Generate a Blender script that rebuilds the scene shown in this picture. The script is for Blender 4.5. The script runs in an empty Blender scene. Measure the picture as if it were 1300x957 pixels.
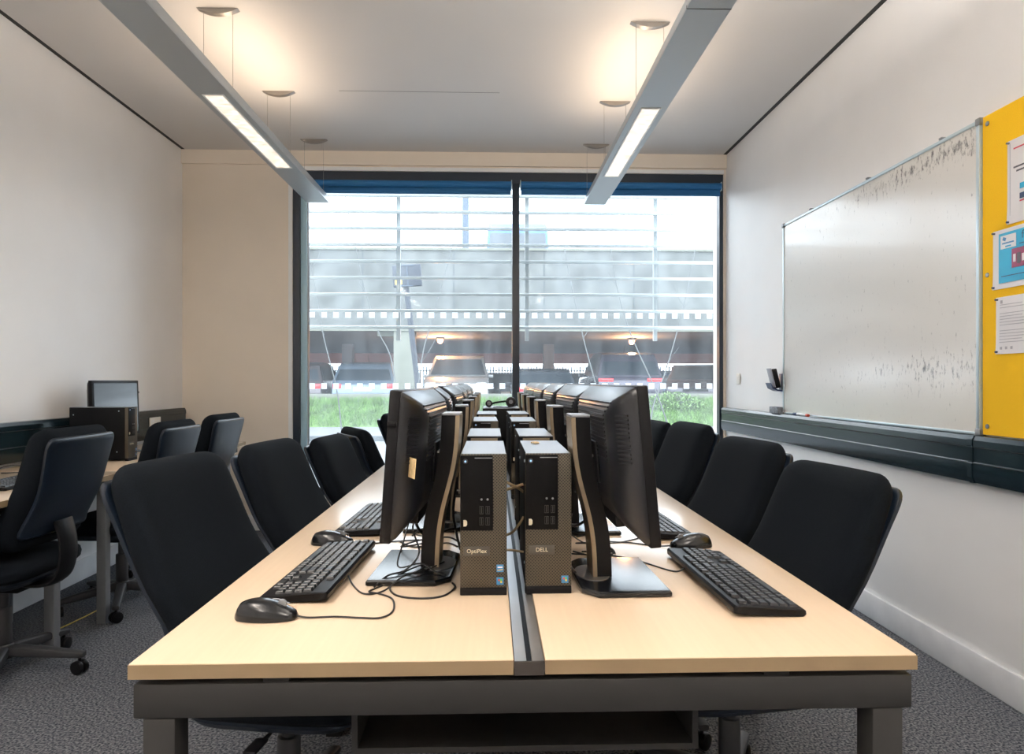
import bpy, bmesh, math, random
from mathutils import Vector, Matrix
random.seed(7)
R = math.radians
PI = math.pi
scn = bpy.context.scene
COL = scn.collection

# ------------------------------------------------------------ camera, world, exposure
CAM_H = 1.17
cam = bpy.data.cameras.new('camera')
cam.sensor_width = 36.0
cam.lens = 36.0 * 860 / 1300
cam.shift_y = 5.5 / 1300
cam.clip_start = 0.02
cam.clip_end = 500
camo = bpy.data.objects.new('camera', cam)
COL.objects.link(camo)
camo.location = (0, 0, CAM_H)
camo.rotation_euler = (R(90), 0, -math.atan(26 / 860))
scn.camera = camo

vs = scn.view_settings
vs.view_transform = 'Standard'
vs.look = 'None'
vs.gamma = 1
vs.use_curve_mapping = False
vs.exposure = 1.0
scn.cycles.max_bounces = 10
scn.cycles.diffuse_bounces = 6
scn.cycles.transparent_max_bounces = 16
scn.cycles.sample_clamp_indirect = 6

SKY = 4.3
UP_POWER = 2.6
REAR_UP = 33  # uplights out of view behind the camera, power raised as room fill
REAR_DOWN = 12
DOWN_EMIT = 2.2
w = bpy.data.worlds.new('overcast_sky')
scn.world = w
w.use_nodes = True
nt = w.node_tree
bg = nt.nodes['Background']
tc = nt.nodes.new('ShaderNodeTexCoord')
no = nt.nodes.new('ShaderNodeTexNoise'); no.inputs['Scale'].default_value = 2.2; no.inputs['Detail'].default_value = 5
cr = nt.nodes.new('ShaderNodeValToRGB')
cr.color_ramp.elements[0].position = 0.35; cr.color_ramp.elements[0].color = (0.74, 0.87, 1.0, 1)
cr.color_ramp.elements[1].position = 0.62; cr.color_ramp.elements[1].color = (0.93, 0.97, 1.0, 1)
nt.links.new(tc.outputs['Generated'], no.inputs['Vector'])
nt.links.new(no.outputs['Fac'], cr.inputs['Fac'])
nt.links.new(cr.outputs['Color'], bg.inputs['Color'])
bg.inputs['Strength'].default_value = SKY

# ------------------------------------------------------------ room numbers (metres)
XL, XR = -2.42, 1.88
YB, YF = 5.38, -2.6
ZC = 2.98
WX0, WX1, WZ0, WZ1 = -1.565, 1.86, 0.27, 2.83
DT = 0.73          # bench desk top

# daylight portal: only tells the renderer where the window is
pl = bpy.data.lights.new('window_portal', 'AREA')
pl.shape = 'RECTANGLE'; pl.size = WX1 - WX0; pl.size_y = WZ1 - WZ0
pl.cycles.is_portal = True
plo = bpy.data.objects.new('window_portal', pl)
COL.objects.link(plo)
plo.location = ((WX0 + WX1) / 2, YB + 0.26, (WZ0 + WZ1) / 2)
plo.rotation_euler = (R(-90), 0, 0)

# ------------------------------------------------------------ materials
MATS = {}
def mat(name, col, rough=0.5, metal=0.0, noise=0.0, nscale=30, bump=0.0, bscale=200, coat=0.0, spec=0.5, emit=None, estr=0, sheen=0.0, alpha=None):
    if name in MATS: return MATS[name]
    m = bpy.data.materials.new(name); m.use_nodes = True
    n = m.node_tree; b = n.nodes['Principled BSDF']
    b.inputs['Base Color'].default_value = (*col, 1)
    b.inputs['Roughness'].default_value = rough
    b.inputs['Metallic'].default_value = metal
    b.inputs['Coat Weight'].default_value = coat
    b.inputs['Specular IOR Level'].default_value = spec
    b.inputs['Sheen Weight'].default_value = sheen
    tcn = n.nodes.new('ShaderNodeTexCoord')
    if noise:
        t = n.nodes.new('ShaderNodeTexNoise'); t.inputs['Scale'].default_value = nscale; t.inputs['Detail'].default_value = 6
        n.links.new(tcn.outputs['Object'], t.inputs['Vector'])
        r = n.nodes.new('ShaderNodeValToRGB')
        r.color_ramp.elements[0].position = 0.3; r.color_ramp.elements[1].position = 0.7
        r.color_ramp.elements[0].color = (*[max(0, c * (1 - noise)) for c in col], 1)
        r.color_ramp.elements[1].color = (*[min(1, c * (1 + noise)) for c in col], 1)
        n.links.new(t.outputs['Fac'], r.inputs['Fac'])
        n.links.new(r.outputs['Color'], b.inputs['Base Color'])
    if bump:
        t = n.nodes.new('ShaderNodeTexNoise'); t.inputs['Scale'].default_value = bscale; t.inputs['Detail'].default_value = 3
        n.links.new(tcn.outputs['Object'], t.inputs['Vector'])
        bp = n.nodes.new('ShaderNodeBump'); bp.inputs['Strength'].default_value = bump; bp.inputs['Distance'].default_value = 0.002
        n.links.new(t.outputs['Fac'], bp.inputs['Height'])
        n.links.new(bp.outputs['Normal'], b.inputs['Normal'])
    if emit:
        b.inputs['Emission Color'].default_value = (*emit, 1)
        b.inputs['Emission Strength'].default_value = estr
    MATS[name] = m
    return m

WALL = mat('painted_wall', (0.86, 0.85, 0.845), 0.5, noise=0.02, nscale=3, bump=0.05, bscale=90)
WALLB = mat('painted_end_wall', (0.80, 0.725, 0.63), 0.6, noise=0.02, nscale=3, bump=0.05, bscale=90)
CEIL = mat('painted_ceiling', (0.66, 0.645, 0.635), 0.6, noise=0.015, nscale=2)
GAP = mat('shadow_gap_trim', (0.03, 0.03, 0.03), 0.7)
WTRIM = mat('white_trim', (0.82, 0.84, 0.85), 0.4)
SKIRT = mat('white_skirting_paint', (0.78, 0.78, 0.79), 0.45, noise=0.06, nscale=9)
FRAME = mat('dark_window_frame', (0.012, 0.022, 0.038), 0.35, bump=0.02)
ALU = mat('bare_aluminium', (0.55, 0.66, 0.72), 0.35, 0.35)
BLIND = mat('blue_blind_fabric', (0.008, 0.13, 0.34), 0.6, bump=0.3, bscale=500)
LIGHTBODY = mat('grey_luminaire_paint', (0.42, 0.46, 0.49), 0.4, 0.25)
WIRE = mat('steel_wire', (0.35, 0.33, 0.31), 0.35, 0.9)
CANOPY = mat('canopy_metal', (0.30, 0.28, 0.26), 0.35, 0.7)
WOOD = None
FABRIC = mat('black_chair_fabric', (0.0030, 0.0048, 0.0075), 0.92, spec=0.12, noise=0.35, nscale=350, bump=0.5, bscale=900, sheen=0.0)
SHELL = mat('black_chair_shell', (0.005, 0.010, 0.019), 0.36, spec=.35, bump=0.12, bscale=600)
PLAST = mat('black_plastic', (0.0035, 0.0035, 0.0045), 0.42, bump=0.1, bscale=500, spec=.2)
BASEP = mat('grey_black_nylon', (0.022, 0.023, 0.026), 0.5, bump=0.1, bscale=500)
GLOSS = mat('gloss_black_plastic', (0.004, 0.005, 0.007), 0.22)
BAYM = mat('matt_black_bay', (0.003, 0.003, 0.0035), 0.5, spec=.08)
MBACK = mat('monitor_back_plastic', (0.006, 0.007, 0.010), 0.30)
SCREEN = mat('switched_off_screen', (0.010, 0.016, 0.022), 0.14)
KEYM = mat('keycap_plastic', (0.010, 0.010, 0.012), 0.36, spec=.6)
SILVER = mat('bronze_silver_trim', (0.36, 0.29, 0.20), 0.35, 0.7)
STEEL = mat('painted_case_steel', (0.27, 0.29, 0.32), 0.38, 0.25, bump=0.1, bscale=700)
CASE = mat('black_case_steel', (0.0025, 0.003, 0.004), 0.5, spec=.12)
LEGM = mat('silver_desk_leg_paint', (0.20, 0.21, 0.225), 0.4, 0.3)
RAIL = mat('dark_grey_desk_rail', (0.022, 0.021, 0.020), 0.5, 0.1)
CHAN = mat('satin_aluminium_channel', (0.42, 0.41, 0.40), 0.28, 0.75, noise=0.06, nscale=8)
CHANB = mat('channel_end_cap', (0.045, 0.038, 0.032), 0.5)
TRUNK = mat('dark_green_trunking', (0.007, 0.017, 0.023), 0.22, spec=.35, noise=0.04, nscale=6)
SOCK = mat('white_socket_plastic', (0.78, 0.76, 0.70), 0.35)
YEL = mat('yellow_felt', (0.86, 0.50, 0.004), 0.9, noise=0.05, nscale=300, bump=0.4, bscale=700)
PAPER = mat('white_paper', (0.76, 0.74, 0.76), 0.45)
INK = mat('dark_ink', (0.10, 0.10, 0.12), 0.6)
INKL = mat('grey_ink', (0.42, 0.41, 0.45), 0.6)
REDINK = mat('red_ink', (0.55, 0.06, 0.10), 0.6)
CYAN = mat('cyan_print', (0.015, 0.33, 0.56), 0.45)
MAROON = mat('maroon_print', (0.24, 0.03, 0.09), 0.45)
NAVY = mat('navy_plastic', (0.012, 0.03, 0.10), 0.35)
CABLE = mat('black_cable', (0.010, 0.010, 0.011), 0.4)
BEIGEC = mat('beige_cable', (0.56, 0.42, 0.24), 0.5)
LABELM = mat('amber_label_paper', (0.60, 0.45, 0.24), 0.6, noise=0.25, nscale=120)
CONC = mat('weathered_concrete', (0.092, 0.097, 0.094), 0.9, noise=0.38, nscale=1.6)
CONCP = mat('pale_concrete', (0.125, 0.13, 0.108), 0.9, noise=0.08, nscale=3)
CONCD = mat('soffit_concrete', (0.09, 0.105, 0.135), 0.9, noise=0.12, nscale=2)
BRICK = mat('brown_red_panel', (0.24, 0.115, 0.11), 0.85, noise=0.1, nscale=2)
PAVE = mat('paving_concrete', (0.105, 0.108, 0.112), 0.9, noise=0.10, nscale=5)
KERB = mat('kerb_stone', (0.06, 0.068, 0.073), 0.9, noise=0.1, nscale=6)
SOIL = mat('soil_bank', (0.07, 0.12, 0.035), 1.0, noise=0.4, nscale=5)
GRASS = mat('grass_blades', (0.075, 0.155, 0.03), 0.7, noise=0.45, nscale=3)
LEAF = mat('bush_leaves', (0.085, 0.16, 0.04), 0.6, noise=0.4, nscale=8)
LOUV = mat('louvre_aluminium', (0.34, 0.38, 0.39), 0.4, 0.1)
ASPH = mat('asphalt', (0.10, 0.10, 0.11), 0.9, noise=0.15, nscale=8)
FENCE = mat('galvanised_fence', (0.05, 0.07, 0.10), 0.5, 0.2)
BARK = mat('bare_stem_bark', (0.08, 0.085, 0.085), 0.8, noise=0.3, nscale=40)
TYRE = mat('tyre_rubber', (0.015, 0.015, 0.016), 0.8)
CGLASS = mat('car_glass', (0.02, 0.03, 0.04), 0.08, spec=0.8)
REDL = mat('red_light_lens', (0.65, 0.02, 0.03), 0.2, emit=(1, 0.05, 0.05), estr=0.25)
CLEARL = mat('clear_light_lens', (0.7, 0.7, 0.7), 0.15)
PLATE = mat('number_plate', (0.75, 0.62, 0.2), 0.5)
PLATEW = mat('white_number_plate', (0.75, 0.75, 0.72), 0.5)
POLEM = mat('dark_lamp_post_paint', (0.018, 0.024, 0.036), 0.6)
VANB = mat('van_blue', (0.16, 0.26, 0.62), 0.3)
STKB = mat('blue_sticker', (0.04, 0.20, 0.42), 0.4)
STKY = mat('yellow_sticker', (0.85, 0.55, 0.05), 0.5)
STKR = mat('red_print', (0.7, 0.08, 0.03), 0.5)
STKG = mat('green_print', (0.1, 0.5, 0.08), 0.5)
BADGE = mat('badge_letters', (0.75, 0.68, 0.52), 0.3, 0.6)
POWERL = mat('power_button_light', (0.2, 0.4, 0.7), 0.4, emit=(0.35, 0.6, 1.0), estr=.35)
FROST = mat('frosted_film', (0.86, 0.88, 0.9), 0.7)
_b = FROST.node_tree.nodes['Principled BSDF']; _o = FROST.node_tree.nodes['Material Output']
_t = FROST.node_tree.nodes.new('ShaderNodeBsdfTranslucent'); _t.inputs[0].default_value = (.95, .97, 1, 1)
_m = FROST.node_tree.nodes.new('ShaderNodeMixShader'); _m.inputs[0].default_value = .97
FROST.node_tree.links.new(_b.outputs[0], _m.inputs[1]); FROST.node_tree.links.new(_t.outputs[0], _m.inputs[2]); FROST.node_tree.links.new(_m.outputs[0], _o.inputs[0])
AMB = mat('sodium_lamp', (1, 0.6, 0.3), 0.4, emit=(1.0, 0.40, 0.12), estr=5)

def m_desk():
    m = mat('maple_laminate', (0.78, 0.55, 0.335), 0.32, coat=0.6)
    n = m.node_tree; b = n.nodes['Principled BSDF']
    b.inputs['Coat Roughness'].default_value = 0.13
    t = n.nodes.new('ShaderNodeTexCoord'); mp = n.nodes.new('ShaderNodeMapping'); mp.inputs['Scale'].default_value = (18, 0.7, 18)
    no = n.nodes.new('ShaderNodeTexNoise'); no.inputs['Scale'].default_value = 6; no.inputs['Detail'].default_value = 8
    r = n.nodes.new('ShaderNodeValToRGB')
    r.color_ramp.elements[0].position = .35; r.color_ramp.elements[0].color = (0.77, 0.60, 0.43, 1)
    r.color_ramp.elements[1].position = .65; r.color_ramp.elements[1].color = (0.79, 0.62, 0.445, 1)
    n.links.new(t.outputs['Object'], mp.inputs['Vector']); n.links.new(mp.outputs['Vector'], no.inputs['Vector'])
    n.links.new(no.outputs['Fac'], r.inputs['Fac']); n.links.new(r.outputs['Color'], b.inputs['Base Color'])
    return m
WOOD = m_desk()
WEDGE = mat('maple_edge_band', (0.26, 0.185, 0.105), 0.5, noise=0.05, nscale=20)

def m_carpet():
    m = bpy.data.materials.new('speckled_carpet'); m.use_nodes = True
    n = m.node_tree; b = n.nodes['Principled BSDF']; b.inputs['Roughness'].default_value = 1.0
    b.inputs['Specular IOR Level'].default_value = 0.1
    t = n.nodes.new('ShaderNodeTexCoord')
    no = n.nodes.new('ShaderNodeTexNoise'); no.inputs['Scale'].default_value = 125; no.inputs['Detail'].default_value = 3
    r = n.nodes.new('ShaderNodeValToRGB')
    r.color_ramp.elements[0].position = .38; r.color_ramp.elements[0].color = (0.028, 0.034, 0.046, 1)
    r.color_ramp.elements[1].position = .66; r.color_ramp.elements[1].color = (0.19, 0.195, 0.21, 1)
    n.links.new(t.outputs['Object'], no.inputs['Vector']); n.links.new(no.outputs['Fac'], r.inputs['Fac'])
    n.links.new(r.outputs['Color'], b.inputs['Base Color'])
    bp = n.nodes.new('ShaderNodeBump'); bp.inputs['Strength'].default_value = .6; bp.inputs['Distance'].default_value = .004
    n.links.new(no.outputs['Fac'], bp.inputs['Height']); n.links.new(bp.outputs['Normal'], b.inputs['Normal'])
    return m
CARPET = m_carpet()

def m_grille():
    m = bpy.data.materials.new('perforated_bronze_grille'); m.use_nodes = True
    n = m.node_tree; b = n.nodes['Principled BSDF']; b.inputs['Roughness'].default_value = .45; b.inputs['Metallic'].default_value = .4
    t = n.nodes.new('ShaderNodeTexCoord'); s = n.nodes.new('ShaderNodeSeparateXYZ'); n.links.new(t.outputs['Object'], s.inputs[0])
    def mth(op, a, bb=None):
        q = n.nodes.new('ShaderNodeMath'); q.operation = op
        if isinstance(a, (int, float)): q.inputs[0].default_value = a
        else: n.links.new(a, q.inputs[0])
        if bb is not None:
            if isinstance(bb, (int, float)): q.inputs[1].default_value = bb
            else: n.links.new(bb, q.inputs[1])
        return q.outputs[0]
    k = PI / 0.0032
    sx = mth('SINE', mth('MULTIPLY', s.outputs['X'], k)); sz = mth('SINE', mth('MULTIPLY', s.outputs['Z'], k))
    g = mth('GREATER_THAN', mth('MULTIPLY', sx, sz), 0.28)
    mx = n.nodes.new('ShaderNodeMix'); mx.data_type = 'RGBA'
    n.links.new(g, mx.inputs['Factor'])
    mx.inputs[6].default_value = (0.075, 0.064, 0.045, 1); mx.inputs[7].default_value = (0.006, 0.006, 0.006, 1)
    n.links.new(mx.outputs[2], b.inputs['Base Color'])
    return m
GRILLE = m_grille()

def m_board():
    m = bpy.data.materials.new('smudged_whiteboard'); m.use_nodes = True
    n = m.node_tree; b = n.nodes['Principled BSDF']; b.inputs['Roughness'].default_value = .17
    t = n.nodes.new('ShaderNodeTexCoord'); s = n.nodes.new('ShaderNodeSeparateXYZ'); n.links.new(t.outputs['Object'], s.inputs[0])
    def mth(op, a, bb=None, c=None):
        q = n.nodes.new('ShaderNodeMath'); q.operation = op; q.use_clamp = (op in ('SUBTRACT', 'MULTIPLY') and c == 'c')
        for i, v in enumerate((a, bb)):
            if v is None: continue
            if isinstance(v, (int, float)): q.inputs[i].default_value = v
            else: n.links.new(v, q.inputs[i])
        return q.outputs[0]
    mp = n.nodes.new('ShaderNodeMapping'); mp.inputs['Scale'].default_value = (1, 1, .42); n.links.new(t.outputs['Object'], mp.inputs['Vector'])
    no = n.nodes.new('ShaderNodeTexNoise'); no.inputs['Scale'].default_value = 55; no.inputs['Detail'].default_value = 8; no.inputs['Roughness'].default_value = .75
    n.links.new(mp.outputs['Vector'], no.inputs['Vector'])
    big = n.nodes.new('ShaderNodeTexNoise'); big.inputs['Scale'].default_value = 4.5; big.inputs['Detail'].default_value = 3
    n.links.new(t.outputs['Object'], big.inputs['Vector'])
    # band along the top edge (z about 2.0..2.14), strongest toward the near end; second band low down
    def band(center, width):
        d = mth('ABSOLUTE', mth('SUBTRACT', s.outputs['Z'], center))
        return mth('SUBTRACT', 1.0, mth('DIVIDE', d, width), 'c')
    near = mth('MULTIPLY', mth('SUBTRACT', 4.1, s.outputs['Y']), .75, 'c')
    top = mth('MULTIPLY', band(2.10, .085), near)
    low = mth('MULTIPLY', band(1.22, .15), mth('MULTIPLY', near, .62))
    msk = mth('MULTIPLY', mth('ADD', top, low), mth('MULTIPLY', big.outputs['Fac'], 1.7))
    sm = mth('MULTIPLY', mth('SUBTRACT', mth('ADD', no.outputs['Fac'], mth('MULTIPLY', msk, .19)), .615, 'c'), 9.0, 'c')
    mx = n.nodes.new('ShaderNodeMix'); mx.data_type = 'RGBA'
    n.links.new(sm, mx.inputs['Factor'])
    mx.inputs[6].default_value = (0.76, 0.745, 0.715, 1); mx.inputs[7].default_value = (0.16, 0.155, 0.16, 1)
    n.links.new(mx.outputs[2], b.inputs['Base Color'])
    return m
BOARD = m_board()

def m_glass():
    m = bpy.data.materials.new('hazed_window_glass'); m.use_nodes = True
    n = m.node_tree; n.nodes.clear()
    o = n.nodes.new('ShaderNodeOutputMaterial')
    tr = n.nodes.new('ShaderNodeBsdfTransparent'); tr.inputs[0].default_value = (0.97, 0.99, 1, 1)
    gl = n.nodes.new('ShaderNodeBsdfGlossy'); gl.inputs['Roughness'].default_value = .02
    fr = n.nodes.new('ShaderNodeFresnel'); fr.inputs['IOR'].default_value = 1.12
    tl = n.nodes.new('ShaderNodeBsdfTranslucent'); tl.inputs[0].default_value = (0.85, .93, 1, 1)  # translucent share puts the whitish haze over the view into the glass
    m1 = n.nodes.new('ShaderNodeMixShader'); m2 = n.nodes.new('ShaderNodeMixShader')
    t = n.nodes.new('ShaderNodeTexCoord'); no = n.nodes.new('ShaderNodeTexNoise'); no.inputs['Scale'].default_value = 3; no.inputs['Detail'].default_value = 4
    mp = n.nodes.new('ShaderNodeMapping'); mp.inputs['Scale'].default_value = (2.5, 1, .5)
    n.links.new(t.outputs['Object'], mp.inputs['Vector']); n.links.new(mp.outputs['Vector'], no.inputs['Vector'])
    mr = n.nodes.new('ShaderNodeMapRange'); mr.inputs[1].default_value = .3; mr.inputs[2].default_value = .7; mr.inputs[3].default_value = .03; mr.inputs[4].default_value = .085
    n.links.new(no.outputs['Fac'], mr.inputs[0])
    n.links.new(fr.outputs[0], m1.inputs[0]); n.links.new(tr.outputs[0], m1.inputs[1]); n.links.new(gl.outputs[0], m1.inputs[2])
    n.links.new(mr.outputs[0], m2.inputs[0]); n.links.new(m1.outputs[0], m2.inputs[1]); n.links.new(tl.outputs[0], m2.inputs[2])
    n.links.new(m2.outputs[0], o.inputs[0])
    return m
GLASS = m_glass()

def m_diffuser():
    m = bpy.data.materials.new('lamp_grille_diffuser'); m.use_nodes = True
    n = m.node_tree; b = n.nodes['Principled BSDF']; b.inputs['Roughness'].default_value = .4
    t = n.nodes.new('ShaderNodeTexCoord')
    no = n.nodes.new('ShaderNodeTexNoise'); no.inputs['Scale'].default_value = 40; no.inputs['Detail'].default_value = 4
    mp = n.nodes.new('ShaderNodeMapping'); mp.inputs['Scale'].default_value = (.4, 1, 1)
    n.links.new(t.outputs['Object'], mp.inputs['Vector']); n.links.new(mp.outputs['Vector'], no.inputs['Vector'])
    r = n.nodes.new('ShaderNodeValToRGB')
    r.color_ramp.elements[0].position = .3; r.color_ramp.elements[0].color = (0.30, 0.22, 0.15, 1)
    r.color_ramp.elements[1].position = .6; r.color_ramp.elements[1].color = (0.66, 0.58, 0.48, 1)
    n.links.new(no.outputs['Fac'], r.inputs['Fac'])
    n.links.new(r.outputs['Color'], b.inputs['Emission Color'])
    b.inputs['Emission Strength'].default_value = DOWN_EMIT * .42
    b.inputs['Base Color'].default_value = (.7, .7, .7, 1)
    return m
DIFF = m_diffuser()

# ------------------------------------------------------------ mesh helpers
def B(): return bmesh.new()
def xf(bm, verts, loc=(0, 0, 0), rot=(0, 0, 0)):
    M = Matrix.Translation(loc) @ Matrix.Rotation(rot[2], 4, 'Z') @ Matrix.Rotation(rot[1], 4, 'Y') @ Matrix.Rotation(rot[0], 4, 'X')
    bmesh.ops.transform(bm, matrix=M, verts=verts)
def box(bm, c, s, rot=(0, 0, 0), bev=0.0, seg=2):
    g = bmesh.ops.create_cube(bm, size=1.0)['verts']
    for v in g: v.co = Vector((v.co.x * s[0], v.co.y * s[1], v.co.z * s[2]))
    if bev > 0:
        ed = list({e for v in g for e in v.link_edges})
        r = bmesh.ops.bevel(bm, geom=ed, offset=min(bev, min(s) * .49), segments=seg, profile=.5, affect='EDGES')
        g = list({v for f in r['faces'] for v in f.verts} | {v for v in g if v.is_valid})
    xf(bm, g, c, rot)
    return g
def bx(bm, x0, x1, y0, y1, z0, z1, bev=0.0):
    return box(bm, ((x0 + x1) / 2, (y0 + y1) / 2, (z0 + z1) / 2), (abs(x1 - x0), abs(y1 - y0), abs(z1 - z0)), bev=bev)
def cyl(bm, c, r, h, axis='Z', seg=24, r2=None, bev=0.0):
    g = bmesh.ops.create_cone(bm, cap_ends=True, segments=seg, radius1=r, radius2=r if r2 is None else r2, depth=h)['verts']
    if bev > 0:
        ed = [e for e in {e for v in g for e in v.link_edges} if any(len(f.verts) > 4 for f in e.link_faces)]
        rr = bmesh.ops.bevel(bm, geom=ed, offset=bev, segments=2, profile=.5, affect='EDGES')
        g = list({v for f in rr['faces'] for v in f.verts} | {v for v in g if v.is_valid})
    rot = {'Z': (0, 0, 0), 'X': (0, PI / 2, 0), 'Y': (PI / 2, 0, 0)}[axis]
    xf(bm, g, c, rot)
    return g
def loft(bm, rings, cap=True, closed=True):
    R_ = [[bm.verts.new(p) for p in r] for r in rings]
    n = len(rings[0])
    for a, b in zip(R_[:-1], R_[1:]):
        for i in range(n if closed else n - 1):
            j = (i + 1) % n
            bm.faces.new((a[i], a[j], b[j], b[i]))
    if cap and closed:
        bm.faces.new(list(reversed(R_[0]))); bm.faces.new(R_[-1])
    return [v for r in R_ for v in r]
def prism(bm, pts, d0, d1, plane='XZ'):
    """pts: polygon in the plane, extruded between d0 and d1 along the third axis."""
    def mk(p, d):
        if plane == 'XZ': return (p[0], d, p[1])
        if plane == 'YZ': return (d, p[0], p[1])
        return (p[0], p[1], d)
    return loft(bm, [[mk(p, d0) for p in pts], [mk(p, d1) for p in pts]])
def smooth_path(pts, sub=6):
    P = [Vector(p) for p in pts]
    if len(P) < 3: return P
    out = []
    for i in range(len(P) - 1):
        p0 = P[max(i - 1, 0)]; p1 = P[i]; p2 = P[i + 1]; p3 = P[min(i + 2, len(P) - 1)]
        for k in range(sub):
            t = k / sub
            out.append(0.5 * ((2 * p1) + (-p0 + p2) * t + (2 * p0 - 5 * p1 + 4 * p2 - p3) * t * t + (-p0 + 3 * p1 - 3 * p2 + p3) * t ** 3))
    out.append(P[-1])
    return out
def tube(bm, pts, r, seg=8, smooth=True, sub=6, r_end=None):
    P = smooth_path(pts, sub) if smooth else [Vector(p) for p in pts]
    rings = []
    up = Vector((0, 0, 1))
    last = None
    for i, p in enumerate(P):
        d = (P[min(i + 1, len(P) - 1)] - P[max(i - 1, 0)]).normalized()
        if last is None:
            a = d.orthogonal().normalized()
        else:
            a = (last - d * last.dot(d)).normalized()
        last = a
        b = d.cross(a)
        rr = r if r_end is None else r + (r_end - r) * i / (len(P) - 1)
        rings.append([tuple(p + a * math.cos(2 * PI * k / seg) * rr + b * math.sin(2 * PI * k / seg) * rr) for k in range(seg)])
    loft(bm, rings)
def sgp(v, e): return math.copysign(abs(v) ** e, v)

def link(name, me, parent=None):
    o = bpy.data.objects.new(name, me); COL.objects.link(o)
    if parent is not None: o.parent = parent
    return o
def obj(name, bm, m, parent=None, smooth=True, ang=35, label=None):
    bmesh.ops.recalc_face_normals(bm, faces=bm.faces)
    me = bpy.data.meshes.new(name)
    bm.to_mesh(me); bm.free()
    for q in (m if isinstance(m, (list, tuple)) else [m]): me.materials.append(q)
    if smooth:
        me.set_sharp_from_angle(angle=R(ang))
        for p in me.polygons: p.use_smooth = True
    o = link(name, me, parent)
    if label: o['label'] = label
    return o
def tag(o, label, cat, group=None, kind=None):
    o['label'] = label; o['category'] = cat
    if group: o['group'] = group
    if kind: o['kind'] = kind
    return o
def thing(name, label, cat, loc=(0, 0, 0), rz=0.0, group=None):
    o = bpy.data.objects.new(name, None); COL.objects.link(o)
    o.location = loc; o.rotation_euler = (0, 0, rz); o.empty_display_size = .1
    return tag(o, label, cat, group)
def struct(name, bm, m, **k):
    o = obj(name, bm, m, **k); o['kind'] = 'structure'; return o
def dup(root, loc, rz, label, group=None):
    def cp(o, par):
        c = o.copy(); COL.objects.link(c)
        if par is not None: c.parent = par
        for ch in [q for q in KIDS.get(o.name, [])]: cp(ch, c)
        return c
    KIDS = {}
    for o in bpy.data.objects:
        if o.parent: KIDS.setdefault(o.parent.name, []).append(o)
    r = cp(root, None); r.location = loc; r.rotation_euler = (0, 0, rz); r['label'] = label
    if group: r['group'] = group
    return r
def text(name, s, size, m, parent, loc, rot, ext=0.0004):
    cu = bpy.data.curves.new(name, 'FONT'); cu.body = s; cu.size = size; cu.extrude = ext; cu.align_x = 'CENTER'; cu.align_y = 'CENTER'
    t = bpy.data.objects.new(name, cu); COL.objects.link(t)
    bpy.context.view_layer.update()
    me = bpy.data.meshes.new_from_object(t.evaluated_get(bpy.context.evaluated_depsgraph_get()))
    bpy.data.objects.remove(t)
    me.materials.clear(); me.materials.append(m)
    o = link(name, me, parent); o.location = loc; o.rotation_euler = rot
    return o

# ============================================================ THE ROOM
b = B(); bx(b, XL - .3, XR + .3, YF - .2, YB + .3, -.12, 0); struct('floor', b, CARPET, smooth=False)
b = B(); bx(b, XL - .3, XR + .3, YF - .2, YB + .3, ZC + .02, ZC + .2)
bx(b, XL + .03, XR - .03, YF, YB, ZC, ZC + .03); struct('ceiling', b, CEIL, smooth=False)
b = B(); bx(b, XL, XL + .03, YF, YB, ZC + .002, ZC + .019)
bx(b, XR - .03, XR, YF, YB, ZC + .002, ZC + .019); struct('trim_1', b, GAP, smooth=False)
b = B(); bx(b, XL - .2, XL, YF - .2, YB + .28, 0, ZC + .02); struct('wall_left', b, WALL, smooth=False)
b = B(); bx(b, XR, XR + .2, YF - .2, YB + .28, 0, ZC + .02); struct('wall_right', b, WALL, smooth=False)
b = B(); bx(b, XL, XR, YF - .2, YF, 0, ZC + .02); struct('wall_front', b, WALL, smooth=False)
b = B()
bx(b, XL, WX0, YB, YB + .25, 0, ZC + .02)
bx(b, WX0, WX1, YB, YB + .25, 0, WZ0)
bx(b, WX0, WX1, YB, YB + .25, WZ1, ZC + .02)
bx(b, WX1, XR, YB, YB + .25, 0, ZC + .02)
struct('wall_back', b, WALLB, smooth=False)
b = B(); bx(b, XL, XR, YB - .022, YB - .0005, 2.872, ZC); struct('trim_2', b, WALLB, smooth=False)          # shallow bulkhead
b = B()
bx(b, WX0 - .03, WX0, YB - .008, YB, WZ0 - .035, WZ1 + .03)
bx(b, WX0, WX1, YB - .008, YB, WZ1, WZ1 + .03)
bx(b, WX0, WX1, YB - .008, YB, WZ0 - .035, WZ0)
struct('trim_3', b, WTRIM, smooth=False)                                                       # white bead round the window
def baseboard(name, x0, x1, y0, y1, h=.125):
    b = B(); bx(b, x0, x1, y0, y1, 0.001, h, bev=.004); struct(name, b, SKIRT)
baseboard('baseboard_left', XL, XL + .016, YF, YB - .017)
baseboard('baseboard_right', XR - .016, XR, YF, YB - .017)
baseboard('baseboard_back', XL, XR, YB - .016, YB)
b = B()
for (xa, xb, ya) in ((-.95, .05, 4.25),):
    box(b, ((xa + xb) / 2, ya, ZC - .0006), (xb - xa, .002, .001))
struct('trim_4', b, GAP, smooth=False)                                                        # hairline joint in the ceiling board
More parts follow.
